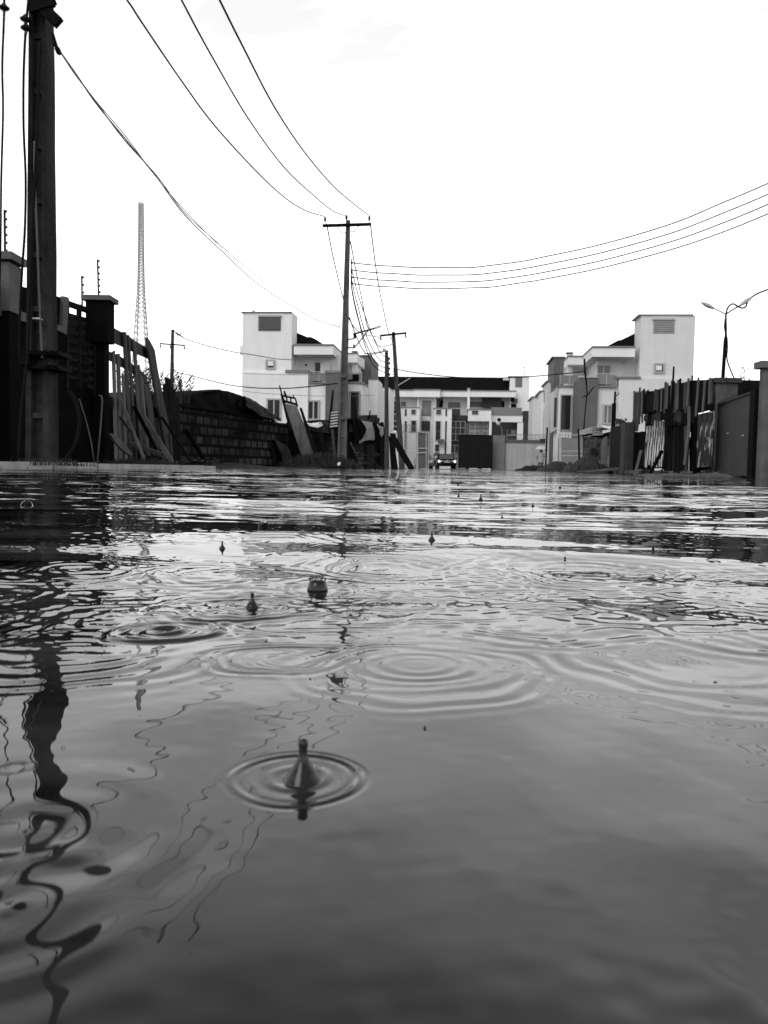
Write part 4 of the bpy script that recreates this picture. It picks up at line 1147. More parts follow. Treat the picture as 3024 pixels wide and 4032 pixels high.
# ------------------------------------------------------------------ the estate: two rows of town houses and a frontal block
def mass(parent, v, x0, y0, x1, dep, y1=None, m='white', name='wall'):
    pl = EP(v)
    return MB().rp(pl, x0, y0, x1, y1 if y1 else 1846, -dep, 0, g=None if y1 else G).build(name, M[m], parent)
def coping(parent, v, x0, y0, x1, dep, h=4, over=2.5, m='greyband', name='coping'):
    pl = EP(v); s0 = pl.sz(x0 - over, y0)[0]; s1 = pl.sz(x1 + over, y0)[0]
    z1 = pl.sz((x0 + x1) / 2, y0 - h)[1]; z0 = pl.sz((x0 + x1) / 2, y0)[1] + .004
    return MB().box(pl, s0, s1, z0, z1, -dep - .1, .12).build(name, M[m], parent)
def louvre(parent, v, x0, y0, x1, y1, m='louvre', n=8):
    pl = EP(v); fr = MB().rp(pl, x0, y0, x1, y1, 0, .06).build('louvre', M[m], parent)
    b = MB()
    for i in range(n):
        y = y0 + 8 + (y1 - y0 - 10) * i / n
        b.rp(pl, x0 + 3, y, x1 - 3, y + 2.4, .055, .13)
    b.build('blade', M[m], fr)
    MB().rp(pl, x0 - 2, y0 - 3, x1 + 2, y0 + 4, .0, .17).build('sill', M['trim'], fr)
    return fr
def hiproof(parent, pl, pix, n0, n1, m='roof'):
    return MB().pp(pl, pix, n0, n1).build('roof', M[m], parent)
def railing(parent, v, x0, x1, yt, yb, step=9, m='rail', glass=False):
    pl = EP(v); b = MB()
    s0 = pl.sz(x0, yt)[0]; s1 = pl.sz(x1, yt)[0]; zt = pl.sz((x0 + x1) / 2, yt)[1]; zb = pl.sz((x0 + x1) / 2, yb)[1]
    b.box(pl, s0, s1, zt - .05, zt, -.03, .03)
    k = max(2, int((x1 - x0) / step / 3))
    for i in range(k + 1):
        s = s0 + (s1 - s0) * i / k; b.box(pl, s - .025, s + .025, zb, zt - .05, -.025, .025)
    o = b.build('railing', M[m], parent)
    MB().box(pl, s0, s1, zb + .1, zt - .12, -.012, .012).build('rail_glass', M['glass'], o)
    return o
e62 = EP(62)
# ---- left row, end house
t = thing('town_house', e62.w(-4, 0), 'white town house with a louvred stair tower, left of the middle pole', 'house')
mass(t, 62, 953, 1232, 1146, 2.1, name='tower')
coping(t, 62, 953, 1232, 1146, 2.1)
louvre(t, 62, 1017, 1243, 1105, 1302)
window(t, EP(62), 1047, 1416, 1084, 1454, fw=6, pm='frame'); 
MB().rp(EP(62), 1055, 1424, 1078, 1447, .03, .05).build('window_gap', M['pane'], t)
MB().rp(EP(61.9), 1054, 1422, 1076, 1440, .05, .09).build('open_sash', M['white'], t)
mass(t, 61.8, 953, 1466, 1211, 3.2, name='lower_block')
MB().rp(EP(61.8), 1123, 1456, 1214, 1467, -3.2, .14).build('coping', M['greyband'], t)
mass(t, 62.6, 945, 1360, 955, 6, y1=1395)
mass(t, 64.1, 958, 1364, 1310, 7.5, y1=1404, m='white', name='upper_wall')
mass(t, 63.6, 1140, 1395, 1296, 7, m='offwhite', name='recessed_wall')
mass(t, 62.0, 1157, 1360, 1312, 7.9, y1=1396, name='parapet')
coping(t, 62.0, 1157, 1360, 1312, 7.9, h=5)
MB().pp(EP(63.9), [(1140, 1366), (1140, 1296), (1157, 1305), (1212, 1328), (1222, 1326), (1240, 1334), (1290, 1366)], -12, 0).build('roof', M['roof'], t)
MB().rp(EP(63.6), 1201, 1433, 1208, 1441, 0, .08).build('vent', M['darkband'], t)
window(t, EP(63.5), 1240, 1426, 1264, 1500, fm='frame', fw=2)
MB().rp(EP(63.3), 1262, 1430, 1297, 1470, -.3, 0).build('door_surround', M['offwhite'], t)
mass(t, 62.1, 1211, 1509, 1282, 3, name='bay')
MB().rp(EP(62.0), 1211, 1505, 1282, 1510, -1.8, .12).build('balcony_slab', M['greyband'], t)
railing(t, 62.0, 1221, 1292, 1463, 1505)
window(t, EP(62.1), 1210, 1575, 1259, 1655, nx=2, fw=7, bar=5)
window(t, EP(61.8), 1050, 1569, 1108, 1655, nx=2, fw=6, bar=4)
mass(t, 61.7, 1280, 1470, 1339, 4, m='greypier', name='grey_pier')
MB().rp(EP(61.7), 1279, 1458, 1336, 1468, -.4, .08).build('coping', M['greyband'], t)
mass(t, 63.6, 1296, 1395, 1330, 6, y1=1470, m='offwhite')
o = MB().pp(EP(62.5), [(993, 1228), (994, 1218), (1000, 1222), (1008, 1229)], -.4, 0).build('satellite_dish', M['trim']); tag(o, 'small satellite dish on the left stair tower roof', 'satellite dish')

# ---- left row, following houses
t = thing('town_house', EP(68).w(-3, 0), 'white town house with balcony half hidden behind the middle pole', 'house')
mass(t, 67.0, 1365, 1392, 1406, 3, y1=1427, name='parapet'); coping(t, 67.0, 1365, 1392, 1406, 3, h=3)
mass(t, 69.8, 1400, 1405, 1424, 3.5, y1=1442, name='parapet')
mass(t, 67.8, 1387, 1388, 1404, .6, y1=1500, name='pillar'); coping(t, 67.8, 1387, 1386, 1404, .6, h=4)
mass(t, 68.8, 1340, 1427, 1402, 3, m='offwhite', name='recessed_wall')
mass(t, 72.0, 1418, 1402, 1459, 6, m='greypier', name='grey_pier'); coping(t, 72.0, 1418, 1402, 1459, 6, h=4)
mass(t, 66.2, 1340, 1510, 1430, 4, name='bay')
MB().pp(EP(66.2), [(1340, 1502), (1430, 1502), (1448, 1520), (1448, 1529), (1428, 1511), (1340, 1509)], -.3, .12).build('balcony_slab', M['greyband'], t)
MB().rp(EP(66.1), 1388, 1474, 1411, 1502, -.6, 0).build('air_conditioner', M['blackmetal'], t)
MB().rp(EP(66.1), 1369, 1494, 1386, 1502, -.5, 0).build('air_conditioner', M['blackmetal'], t)
railing(t, 66.3, 1340, 1424, 1463, 1502)
window(t, EP(66.2), 1376, 1540, 1418, 1658, ny=1, fw=5)
mass(t, 66.1, 1419, 1548, 1430, .5, name='column')
mass(t, 70.0, 1425, 1516, 1484, 6, m='white', name='side_block'); mass(t, 69.9, 1432, 1556, 1478, .2, m='offwhite', name='recess_shade_panel')  # the duller flat panel is painted shade of the recess
mass(t, 69.8, 1448, 1494, 1484, 4); coping(t, 69.8, 1448, 1494, 1484, 4, h=3)
t = thing('town_house', EP(84).w(-3, 0), 'far white town house with narrow slit windows left of the long dark roof', 'house')
mass(t, 84.0, 1483, 1527, 1530, 6); coping(t, 84.0, 1483, 1527, 1530, 6, h=3)
for a in ((1487, 1537, 1495, 1571), (1486, 1592, 1494, 1642)): MB().rp(EP(84), *a, 0, .06).build('window', M['darkband'], t)
mass(t, 83.4, 1470, 1560, 1484, 2, m='offwhite')

# ---- right row, end house
t = thing('town_house', EP(62).w(19, 0), 'pale town house with a tall louvred stair tower on the right', 'house')
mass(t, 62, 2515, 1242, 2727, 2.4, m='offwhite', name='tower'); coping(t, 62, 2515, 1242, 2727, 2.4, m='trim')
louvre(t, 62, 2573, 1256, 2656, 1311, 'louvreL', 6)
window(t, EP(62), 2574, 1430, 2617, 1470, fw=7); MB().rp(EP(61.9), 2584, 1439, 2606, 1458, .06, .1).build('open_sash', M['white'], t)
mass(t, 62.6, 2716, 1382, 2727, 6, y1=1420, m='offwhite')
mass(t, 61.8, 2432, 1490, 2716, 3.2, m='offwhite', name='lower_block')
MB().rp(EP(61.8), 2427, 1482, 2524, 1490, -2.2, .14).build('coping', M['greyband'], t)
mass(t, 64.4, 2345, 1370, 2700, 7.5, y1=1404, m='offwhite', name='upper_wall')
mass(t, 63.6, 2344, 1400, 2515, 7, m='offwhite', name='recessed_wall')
mass(t, 62.0, 2333, 1368, 2500, 7.9, y1=1405, name='parapet'); coping(t, 62.0, 2333, 1368, 2500, 7.9, h=5)
MB().pp(EP(64.2), [(2385, 1366), (2420, 1347), (2436, 1339), (2444, 1339), (2500, 1312), (2520, 1312), (2520, 1366)], -12, 0).build('roof', M['roof'], t)
MB().rp(EP(63.6), 2453, 1424, 2461, 1433, 0, .08).build('vent', M['trim'], t)
window(t, EP(63.5), 2350, 1438, 2402, 1514, nx=2, fw=4, bar=4, pm='paneL')
mass(t, 62.1, 2350, 1524, 2432, 3, m='offwhite', name='bay')
MB().rp(EP(62.0), 2346, 1518, 2428, 1525, -1.8, .12).build('balcony_slab', M['greyband'], t)
railing(t, 62.0, 2350, 2428, 1470, 1518)
window(t, EP(62.1), 2372, 1592, 2412, 1672, nx=2, fw=7, bar=5, pm='paneL')
window(t, EP(61.8), 2494, 1540, 2530, 1645, fw=5)
mass(t, 61.7, 2281, 1487, 2350, 4, m='greypier', name='grey_pier')
MB().rp(EP(61.7), 2278, 1480, 2352, 1487, -.4, .08).build('coping', M['trim'], t)
t = thing('town_house', EP(68).w(14, 0), 'pale town house with a tall bay window left of the grey pier', 'house')
mass(t, 67.0, 2238, 1404, 2297, 3, y1=1436, name='parapet'); coping(t, 67.0, 2238, 1404, 2297, 3, h=4)
mass(t, 67.8, 2233, 1393, 2255, .6, y1=1500, m='offwhite', name='pillar'); coping(t, 67.8, 2233, 1391, 2255, .6, h=4)
mass(t, 68.8, 2232, 1436, 2330, 6, m='offwhite', name='recessed_wall')
mass(t, 66.2, 2196, 1522, 2282, 3, m='white', name='bay')
MB().pp(EP(66.2), [(2180, 1533), (2196, 1517), (2282, 1517), (2282, 1524), (2198, 1524), (2180, 1540)], -.3, .12).build('balcony_slab', M['greyband'], t)
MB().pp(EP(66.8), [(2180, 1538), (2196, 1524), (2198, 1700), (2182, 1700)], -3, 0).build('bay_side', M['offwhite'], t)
railing(t, 66.3, 2206, 2282, 1472, 1517)
window(t, EP(66.2), 2205, 1554, 2250, 1696, ny=1, fw=4)
window(t, EP(66.7), 2179, 1565, 2193, 1690, fw=2)
mass(t, 72.0, 2175, 1408, 2224, 5, m='greypier', name='grey_pier'); coping(t, 72.0, 2175, 1408, 2224, 5, h=4)
t = thing('town_house', EP(78).w(12, 0), 'stepped white end blocks of the right row with slit windows', 'house')
mass(t, 74.0, 2153, 1503, 2188, 5, m='offwhite'); coping(t, 74.0, 2153, 1503, 2188, 5, h=4)
mass(t, 77.0, 2127, 1542, 2152, 5); coping(t, 77.0, 2127, 1542, 2152, 5, h=4)
mass(t, 80.0, 2095, 1565, 2127, 5, m='offwhite'); coping(t, 80.0, 2095, 1565, 2127, 5, h=4)
for v, a in ((77, (2142, 1547, 2150, 1583)), (77, (2140, 1610, 2147, 1730)), (80, (2121, 1622, 2126, 1730))): MB().rp(EP(v), *a, 0, .06).build('window', M['darkband'], t)
o = MB().tube([EP(80.5).w(*EP(80.5).sz(x, y)) for x, y in ((2118, 1562), (2122, 1556), (2126, 1560))], .05, 5).build('satellite_dish', M['trim']); tag(o, 'small satellite dish on the far stepped block of the right row', 'satellite dish')

# ---- frontal block
V = 96.0
t = thing('apartment_block', EP(V).w(8, 0), 'long three storey block with a dark roof closing the end of the street', 'apartment block')
# each storey wall of the block
mass(t, V + 1.6, 1500, 1562, 2058, 9, m='offwhite', name='recessed_wall')
MB().pp(EP(V + 2.4), [(1455, 1482), (1700, 1484), (1984, 1489), (1986, 1499), (2004, 1501), (2006, 1511), (2020, 1512), (2022, 1546), (1455, 1546)], -.3, 0).build('roof', M['roof'], t)
MB().add([EP(V + 2.4).w(*EP(V + 2.4).sz(1455, 1482)), EP(V + 2.4).w(*EP(V + 2.4).sz(1984, 1489)), EP(V + 9).w(EP(V + 2.4).sz(1984, 1489)[0], 9.5, 0), EP(V + 9).w(EP(V + 2.4).sz(1455, 1482)[0], 9.5, 0)], [(0, 1, 2, 3)]).build('roof_back', M['roof'], t)
MB().pp(EP(V + 1.9), [(1640, 1534), (1682, 1512), (1726, 1536)], -2, 0).build('gable', M['roof'], t)
mass(t, V, 1528, 1537, 1628, 3, y1=1562, name='parapet'); mass(t, V - .6, 1627, 1536, 1732, 3, y1=1563, name='parapet')
mass(t, V, 1731, 1540, 1842, 3, y1=1562, name='parapet'); mass(t, V - .3, 1850, 1540, 2031, 3, y1=1563, name='parapet')
coping(t, V, 1528, 1537, 1628, 3, h=3); coping(t, V - .6, 1627, 1536, 1732, 3, h=4); coping(t, V, 1731, 1540, 1842, 3, h=3); coping(t, V - .3, 1850, 1540, 2031, 3, h=3)
mass(t, V - .4, 1840, 1530, 1850, 2, y1=1612, name='pillar'); coping(t, V - .4, 1840, 1530, 1850, 2, h=3)
mass(t, V + 1, 2004, 1484, 2080, 7, name='stair_tower'); coping(t, V + 1, 2004, 1484, 2080, 7, h=3)
mass(t, V + 1.4, 1982, 1486, 2006, 3, y1=1496)
MB().rp(EP(V + 1), 2029, 1487, 2056, 1524, 0, .06).build('louvre', M['louvre'], t)
mass(t, V - 1.2, 2057, 1618, 2081, 4, m='darkband', name='dark_pier')
mass(t, V + .4, 1643, 1562, 1715, 2, m='offwhite', name='centre_bay')
window(t, EP(V + .4), 1662, 1577, 1697, 1638, fw=2, pm='paneL', fm='greyband'); MB().rp(EP(V + .4), 1662, 1639, 1693, 1657, 0, .08).build('panel', M['white'], t)
MB().rp(EP(V + .4), 1661, 1659, 1694, 1696, 0, .05).build('window', M['pane'], t)
window(t, EP(V + 1.6), 1550, 1580, 1566, 1630, fw=1.5, ny=3, bar=1.2); MB().rp(EP(V + 1.6), 1578, 1582, 1598, 1600, 0, .05).build('window', M['louvre'], t)
MB().rp(EP(V + 1.6), 1764, 1584, 1812, 1606, 0, .05).build('window', M['louvre'], t)
MB().rp(EP(V + 1.6), 1716, 1563, 1744, 1604, 0, .05).build('dark_opening', M['louvre'], t)
MB().pp(EP(V + 1.4), [(1736, 1574), (1746, 1580), (1742, 1602), (1728, 1604)], 0, .1).build('open_shutter', M['blackmetal'], t)
MB().rp(EP(V + 1.6), 1848, 1582, 1898, 1602, 0, .05).build('window', M['louvre'], t)
f_ = MB().rp(EP(V + .9), 1898, 1562, 1973, 1604, -.4, .0).build('pleated_shutter', M['darkband'], t)
corrugated(f_, EP(V + .8), 1899, 1563, 1972, 1603, 'darkband', .05, pitch=.35, amp=.05, name='pleats')
for a in ((1974, 1580, 1986, 1604), (2012, 1590, 2033, 1604)): MB().rp(EP(V + 1), *a, 0, .05).build('dark_opening', M['blackmetal'], t)
MB().rp(EP(V + .6), 2016, 1570, 2038, 1586, -.3, 0).build('air_conditioner', M['greypier'], t); MB().rp(EP(V + .5), 2012, 1564, 2024, 1582, -.3, 0).build('air_conditioner', M['blackmetal'], t)
# balcony glass and beams on the right
MB().rp(EP(V - 1.6), 1934, 1604, 2055, 1633, -.03, 0).build('rail_glass', M['glass'], t)
mass(t, V - 1.5, 1934, 1635, 2058, 4, y1=1662, name='balcony_beam'); coping(t, V - 1.5, 1934, 1635, 2058, 4, h=2)
mass(t, V - 1.4, 2035, 1662, 2058, 1, name='column')
mass(t, V - .6, 1934, 1660, 2036, .3, m='pane', name='glazing'); MB().rp(EP(V - .7), 1995, 1712, 2034, 1715, -.05, .05).build('mullion', M['frame'], t)
MB().rp(EP(V - .7), 1994, 1690, 2000, 1740, -.05, .05).build('mullion', M['greypier'], t); MB().rp(EP(V - .7), 2012, 1692, 2030, 1711, -.05, .02).build('reflection_panel', M['louvre'], t)
# projecting white blocks
for x0, y0, x1, ws in ((1579, 1606, 1650, ((1594, 1611, 1601, 1638, 0), (1619, 1612, 1638, 1632, 2), (1593, 1658, 1600, 1800, 0), (1618, 1655, 1640, 1702, 1))),
                       (1707, 1609, 1776, ((1754, 1611, 1760, 1638, 0), (1717, 1612, 1738, 1633, 2), (1752, 1658, 1758, 1790, 0), (1714, 1657, 1736, 1736, 1), (1712, 1749, 1731, 1779, 1)))):
    mass(t, V - 3.5, x0, y0, x1, 5, name='white_block'); coping(t, V - 3.5, x0, y0, x1, 5, h=3)
    for a in ws:
        if a[4] == 0: MB().rp(EP(V - 3.5), *a[:4], 0, .06).build('window', M['darkband'], t)
        else: window(t, EP(V - 3.5), *a[:4], ny=a[4] + 1, fw=2.5 if a[4] == 1 else 2, bar=1.5, bm='greyband')
mass(t, V - 2.5, 1843, 1614, 1934, 4, y1=1658, name='white_block'); coping(t, V - 2.5, 1843, 1614, 1934, 4, h=3)
window(t, EP(V - 2.5), 1858, 1616, 1883, 1632, nx=2, ny=2, fw=1.5, bar=1.2, bm='greyband')
mass(t, V - 2.5, 1924, 1656, 1934, 3, name='column')
window(t, EP(V - 1.5), 1849, 1660, 1892, 1716, nx=2, ny=3, fw=2, bar=3, fm='frame', pm='paneL'); window(t, EP(V - 1.5), 1896, 1660, 1922, 1716, nx=1, ny=3, fw=2, bar=3, fm='frame', pm='paneL')
mass(t, V - 1.2, 1840, 1656, 1850, 2, m='greypier', name='column'); mass(t, V - 1.3, 1840, 1716, 1934, 2, m='offwhite')
MB().rp(EP(V - .2), 1777, 1635, 1842, 1657, -.5, 0).build('dark_band', M['darkband'], t); MB().rp(EP(V - .2), 1776, 1610, 1812, 1634, -.5, 0).build('dark_opening', M['pane'], t)
window(t, EP(V - .2), 1775, 1658, 1832, 1735, nx=3, ny=3, fw=2, bar=2.5, fm='frame'); MB().rp(EP(V - .2), 1775, 1737, 1840, 1749, -.5, 0).build('dark_band', M['darkband'], t)
window(t, EP(V - .2), 1775, 1752, 1806, 1784, nx=2, fw=2, fm='frame'); mass(t, V + .3, 1776, 1634, 1842, 1, m='offwhite')
MB().rp(EP(V - .2), 1531, 1632, 1567, 1656, -.5, 0).build('dark_band', M['darkband'], t)
window(t, EP(V - .2), 1531, 1658, 1567, 1700, nx=2, ny=2, fw=1.5, bar=2.5, fm='frame')
mass(t, V + .1, 1641, 1562, 1646, 3); mass(t, V - 1, 1692, 1655, 1710, 3)
MB().rp(EP(V - 4.2), 1724, 1729, 1748, 1746, -.5, 0).build('air_conditioner', M['greypier'], t)
ant = MB().tube([EP(V).w(*EP(V).sz(2066, 1482)), EP(V).w(*EP(V).sz(2063, 1447))], .03, 5); ant.beam(EP(V).w(*EP(V).sz(2059, 1448)), EP(V).w(*EP(V).sz(2066, 1446)), .1, .06)
tag(ant.build('roof_antenna', M['rail']), 'thin antenna on the stair tower of the far block', 'antenna')
t = thing('far_building', EP(130).w(20, 0), 'distant grey building in the gap right of the far block', 'building')
mass(t, 130, 2060, 1622, 2140, 8, m='offwhite'); coping(t, 130, 2060, 1622, 2140, 8)
window(t, EP(130), 2082, 1650, 2096, 1690, nx=1, ny=2, fw=1.5)

# ------------------------------------------------------------------ estate front: wall, gates
def bars(b, d, xs, y0, y1, r=.02, y1b=None):
    for x in xs: b.tube([at(x, y1, d), at(x, y0, d)], r, 5)
t = thing('barred_gate', at(1600, 1848, 60), 'pale barred steel gate leaf standing open left of the parked black car', 'gate')
b = MB(); bars(b, 60, (1576, 1586, 1596, 1604, 1613, 1622, 1630, 1638), 1702, 1844); b.build('bars', M['metal'], t)
b = MB()
for y in (1704, 1765, 1781, 1842): b.beam(at(1572, y, 60), at(1644, y + 1, 60), .05, .05)
b.build('rail', M['metal'], t)
for x in (1574, 1642): b = MB().beam(at(x, 1850, 60), at(x, 1700, 60), .09, .09); b.build('post', M['metal'], t)
o = MB().lathe(at(1555, 1703, 60) - Vector((0, 0, .1)), [(.03, 0), (.1, .05), (.13, .12), (.1, .2), (.03, .25)], 10).build('ball_finial', M['white']); tag(o, 'white ball lamp on the post left of the barred gate', 'ball lamp')
o = MB().beam(at(1555, 1848, 60), at(1555, 1708, 60), .12, .12).build('lamp_post', M['concmid']); tag(o, 'grey square post carrying the white ball left of the barred gate', 'post')
t = thing('boxed_gate', at(1665, 1850, 57), 'grey sheet gate leaf with steel tube frame, right of the barred gate', 'gate')
MB().pp(PL((0, 57), (1, 0)), [(1646, 1700), (1688, 1708), (1686, 1838), (1646, 1846)], -.05, 0).build('sheet', M['greypier'], t)
b = MB(); q = lambda x, y: at(x, y, 56.9)
for a, c in (((1645, 1700), (1688, 1706)), ((1645, 1765), (1688, 1765)), ((1645, 1783), (1688, 1782)), ((1645, 1848), (1688, 1844)), ((1678, 1704), (1678, 1846)), ((1687, 1704), (1686, 1852)), ((1645, 1698), (1645, 1850))):
    b.beam(q(*a), q(*c), .06, .06)
b.build('frame', M['metal'], t)
DG = 74.0
t = thing('sliding_gate', at(1870, 1846, DG), 'large dark sheet metal sliding gate right of the black car', 'gate')
PG = EP(DG)
corrugated(t, PG, 1806, 1713, 1938, 1842, 'gatedark', 0, pitch=.4, amp=.012, name='sheet')
b = MB(); b.rp(PG, 1806, 1712, 1938, 1715, -.08, .04); b.rp(PG, 1806, 1840, 1938, 1843, -.08, .04); b.build('frame', M['blackmetal'], t)
for x in (1840, 1890): MB().rp(PG, x - 7, 1841, x + 7, 1847, -.1, .05).build('wheel_box', M['blackmetal'], t)
o = MB().beam(at(1936, 1858, DG - 1), at(1938, 1735, DG - 1), .07, .07).build('guide_post', M['blackmetal']); tag(o, 'thin black guide post at the right edge of the sliding gate', 'post')
PW = EP(75.0)
t = thing('gate_pier', PW.w(9.8, 0), 'grey rendered gate pier between the sliding gate and the pale wall', 'pier')
MB().rp(PW, 1941, 1714, 1972, 1846, -.5, .2, g=G).build('pier', M['greyband'], t); MB().rp(PW, 1972, 1712, 1987, 1846, -.4, .3, g=G).build('pilaster', M['greyband'], t)
t = thing('boundary_wall', PW.w(12, 0), 'pale rendered boundary wall with a grey coping behind the person with the umbrella', 'wall')
MB().rp(PW, 1987, 1744, 2205, 1846, -.2, 0, g=G).build('wall', M['wallgrey'], t); MB().rp(PW, 1987, 1733, 2205, 1744, -.25, .08).build('coping', M['greypier'], t)
MB().rp(PW, 2126, 1728, 2203, 1742, .085, .14).build('dark_cover', M['darkband'], t)
def coil(name, label, pl, x0, x1, yb, r, turns, th=.008, m='wirepale', parent=None):
    pts = []
    s0, z = pl.sz(x0, yb); s1, _ = pl.sz(x1, yb)
    for i in range(turns * 14 + 1):
        f = i / (turns * 14); a = f * turns * 2 * math.pi
        pts.append(pl.w(s0 + (s1 - s0) * f + math.cos(a) * r * .6, z + r + math.sin(a) * r, math.cos(a) * r * .5))
    o = MB().tube(pts, th, 4).build(name, M[m], parent)
    if parent is None: tag(o, label, 'razor wire')
    return o
coil('razor_wire', 'coiled razor wire along the top of the pale boundary wall', PW, 1990, 2200, 1733, .28, 34, .012)
coil('razor_wire', 'coiled razor wire over the barred gate', PL((0, 60), (1, 0)), 1575, 1640, 1702, .28, 10, .01)
t = thing('lamp_post', at(1978, 1712, 74), 'short lamp post with a two tone round head above the gate pier', 'lamp post')
MB().tube([at(1977, 1716, 74), at(1976, 1690, 74), at(1966, 1665, 74)], .03, 6).build('pole', M['rail'], t)
MB().lathe(at(1962, 1662, 74) - Vector((0, 0, .3)), [(.05, 0), (.16, .1), (.2, .22), (.24, .3), (.2, .42), (.1, .5)], 10).build('lamp_head', M['white'], t)
MB().lathe(at(1965, 1654, 73.8) - Vector((0, 0, .1)), [(.1, 0), (.18, .08), (.16, .22), (.06, .28)], 10).build('hood', M['blackmetal'], t)

# black car facing us
def car(t, c, wid, ln, ht, body, view=1, heads=True):
    """simple saloon pointing at the viewer, c = ground point under the front bumper"""
    b = MB()
    prof = [(0.0, .28), (-.02, .52), (.10, .70), (.95, .92), (1.55, ht), (2.9, ht), (3.7, .98), (ln - .1, .92), (ln, .5), (ln, .28)]
    k = len(prof); cols = [-1, -.94, -.6, 0, .6, .94, 1]
    vs = []
    for cx in cols:
        for y, z in prof:
            tap = 1.0 if z < .95 else (.80 if abs(cx) == 1 else .8)
            yy = y + (abs(cx) ** 3) * (.22 if y < 1 else 0)
            vs.append(c + Vector((cx * wid / 2 * tap * (1 if z > .4 else .96), yy, z - (.05 if abs(cx) == 1 and z > .6 else 0))))
    fs = [(i * k + j, i * k + (j + 1) % k, (i + 1) * k + (j + 1) % k, (i + 1) * k + j) for i in range(len(cols) - 1) for j in range(k)]
    fs += [tuple(range(k)), tuple(range((len(cols) - 1) * k, len(cols) * k))[::-1]]
    b.add(vs, fs); b.build('body', M[body], t)
    a0 = c + Vector((0, .98, .93)); a1 = c + Vector((0, 1.52, ht - .03)); o_ = Vector((0, -.03, .02))
    MB().add([a0 + o_ + Vector((-wid * .37, 0, 0)), a0 + o_ + Vector((wid * .37, 0, 0)), a1 + o_ + Vector((wid * .33, 0, 0)), a1 + o_ + Vector((-wid * .33, 0, 0)),
              a0 + Vector((-wid * .37, .03, 0)), a0 + Vector((wid * .37, .03, 0)), a1 + Vector((wid * .33, .03, 0)), a1 + Vector((-wid * .33, .03, 0))],
             [(0, 1, 2, 3), (7, 6, 5, 4), (0, 4, 5, 1), (1, 5, 6, 2), (2, 6, 7, 3), (3, 7, 4, 0)]).build('windscreen', M['carglass'], t)
    P = PL((c.x, c.y), (1, 0))
    for s in (-1, 1):
        h = MB().lathe(Vector((0, 0, 0)), [(.02, 0), (.10, .015), (.12, .04)], 14)
        h.v = [c + Vector((s * wid * .40, .13, .72)) + Vector((p.x, -p.z + .02, p.y)) for p in h.v]
        h.build('headlight', M['lit' if heads else 'chrome'], t)
        h = MB().lathe(Vector((0, 0, 0)), [(.02, 0), (.06, .01), (.07, .03)], 12)
        h.v = [c + Vector((s * wid * .27, .03, .73)) + Vector((p.x, -p.z + .02, p.y)) for p in h.v]
        h.build('side_light', M['chrome'], t)
        w_ = MB(); w_.tube([c + Vector((s * wid * .42, .85, .3)) + Vector((-.1, 0, 0)), c + Vector((s * wid * .42, .85, .3)) + Vector((.1, 0, 0))], .31, 16)
        w_.build('wheel', M['tyre'], t)
        w_ = MB(); w_.tube([c + Vector((s * wid * .42, ln - .9, .3)) + Vector((-.1, 0, 0)), c + Vector((s * wid * .42, ln - .9, .3)) + Vector((.1, 0, 0))], .31, 16)
        w_.build('wheel', M['tyre'], t)
        MB().box(P, s * wid * .53 - .07, s * wid * .53 + .07, .93, 1.07, -1.25, -1.1).build('wing_mirror', M[body], t)
    MB().box(P, -.26, .26, .60, .73, -.02, .05).build('number_plate', M['plate'], t)
    MB().box(P, -.5, .5, .40, .52, -.02, .03).build('grille', M['blackmetal'], t)
    MB().box(P, -.06, .06, .77, .84, -.02, .04).build('badge', M['chrome'], t)
c = at(1760, HORY, 76.5); c.z = 0.0
t = thing('car', c, 'black car facing the camera with lit headlights at the estate gate', 'car')
car(t, c, 1.80, 4.5, 1.45, 'carblack')
c = at(1672, HORY, 80.0); c.z = 0.0
t = thing('car', c, 'silver car half hidden behind the sheet gate leaf, left of the black car', 'car')
car(t, c, 1.75, 4.3, 1.42, 'carsilver', heads=False)
o = MB().beam(at(1709, 1838, 72), at(1709, 1786, 72), .1, .1).build('short_post', M['conclight']); tag(o, 'short pale concrete post between the silver and black cars', 'post')
o = MB().rp(PL((0, 78), (1, 0)), 1712, 1782, 1730, 1796, -.3, 0).build('roadside_cabinet', M['greypier']); tag(o, 'small grey cabinet behind the short pale post', 'cabinet')

# person with umbrella, seen from behind
def skin_fig(name, verts, edges, radii, m, parent, root=0):
    me = bpy.data.meshes.new(name); base = Vector(parent['_w'])
    me.from_pydata([tuple(Vector(v) - base) for v in verts], edges, [])
    me.materials.append(m)
    o = bpy.data.objects.new(name, me); COL.objects.link(o); o.parent = parent
    md = o.modifiers.new('skin', 'SKIN'); md.use_smooth_shade = True
    for i, r_ in enumerate(radii):
        me.skin_vertices[0].data[i].radius = (r_, r_) if not isinstance(r_, tuple) else r_
    for i in range(len(verts)): me.skin_vertices[0].data[i].use_root = (i == root)
    sb = o.modifiers.new('sub', 'SUBSURF'); sb.levels = 2; sb.render_levels = 2
    return o
dp = 67.0
pc = at(2129, HORY, dp); pc.z = 0.0
t = thing('person', pc, 'person in a pale raincoat wading away under a white umbrella by the boundary wall', 'person')
def PV(x, y, z): return pc + Vector((x, y, z))
V_ = [PV(0, 0, .90), PV(0, 0, 1.12), PV(0, 0.0, 1.38), PV(0, -.02, 1.50), PV(0, -.03, 1.57), PV(0, -.02, 1.66),
      PV(-.10, 0, .86), PV(-.14, .02, .48), PV(-.13, -.03, .06), PV(-.15, .14, .03),
      PV(.10, 0, .86), PV(.14, .10, .50), PV(.13, -.02, .14), PV(.14, .12, .09),
      PV(-.20, 0, 1.38), PV(-.33, .04, 1.12), PV(-.26, .20, .98), PV(-.24, .26, .93),
      PV(.20, 0, 1.38), PV(.28, .12, 1.16), PV(.16, .26, 1.38), PV(.13, .29, 1.45)]
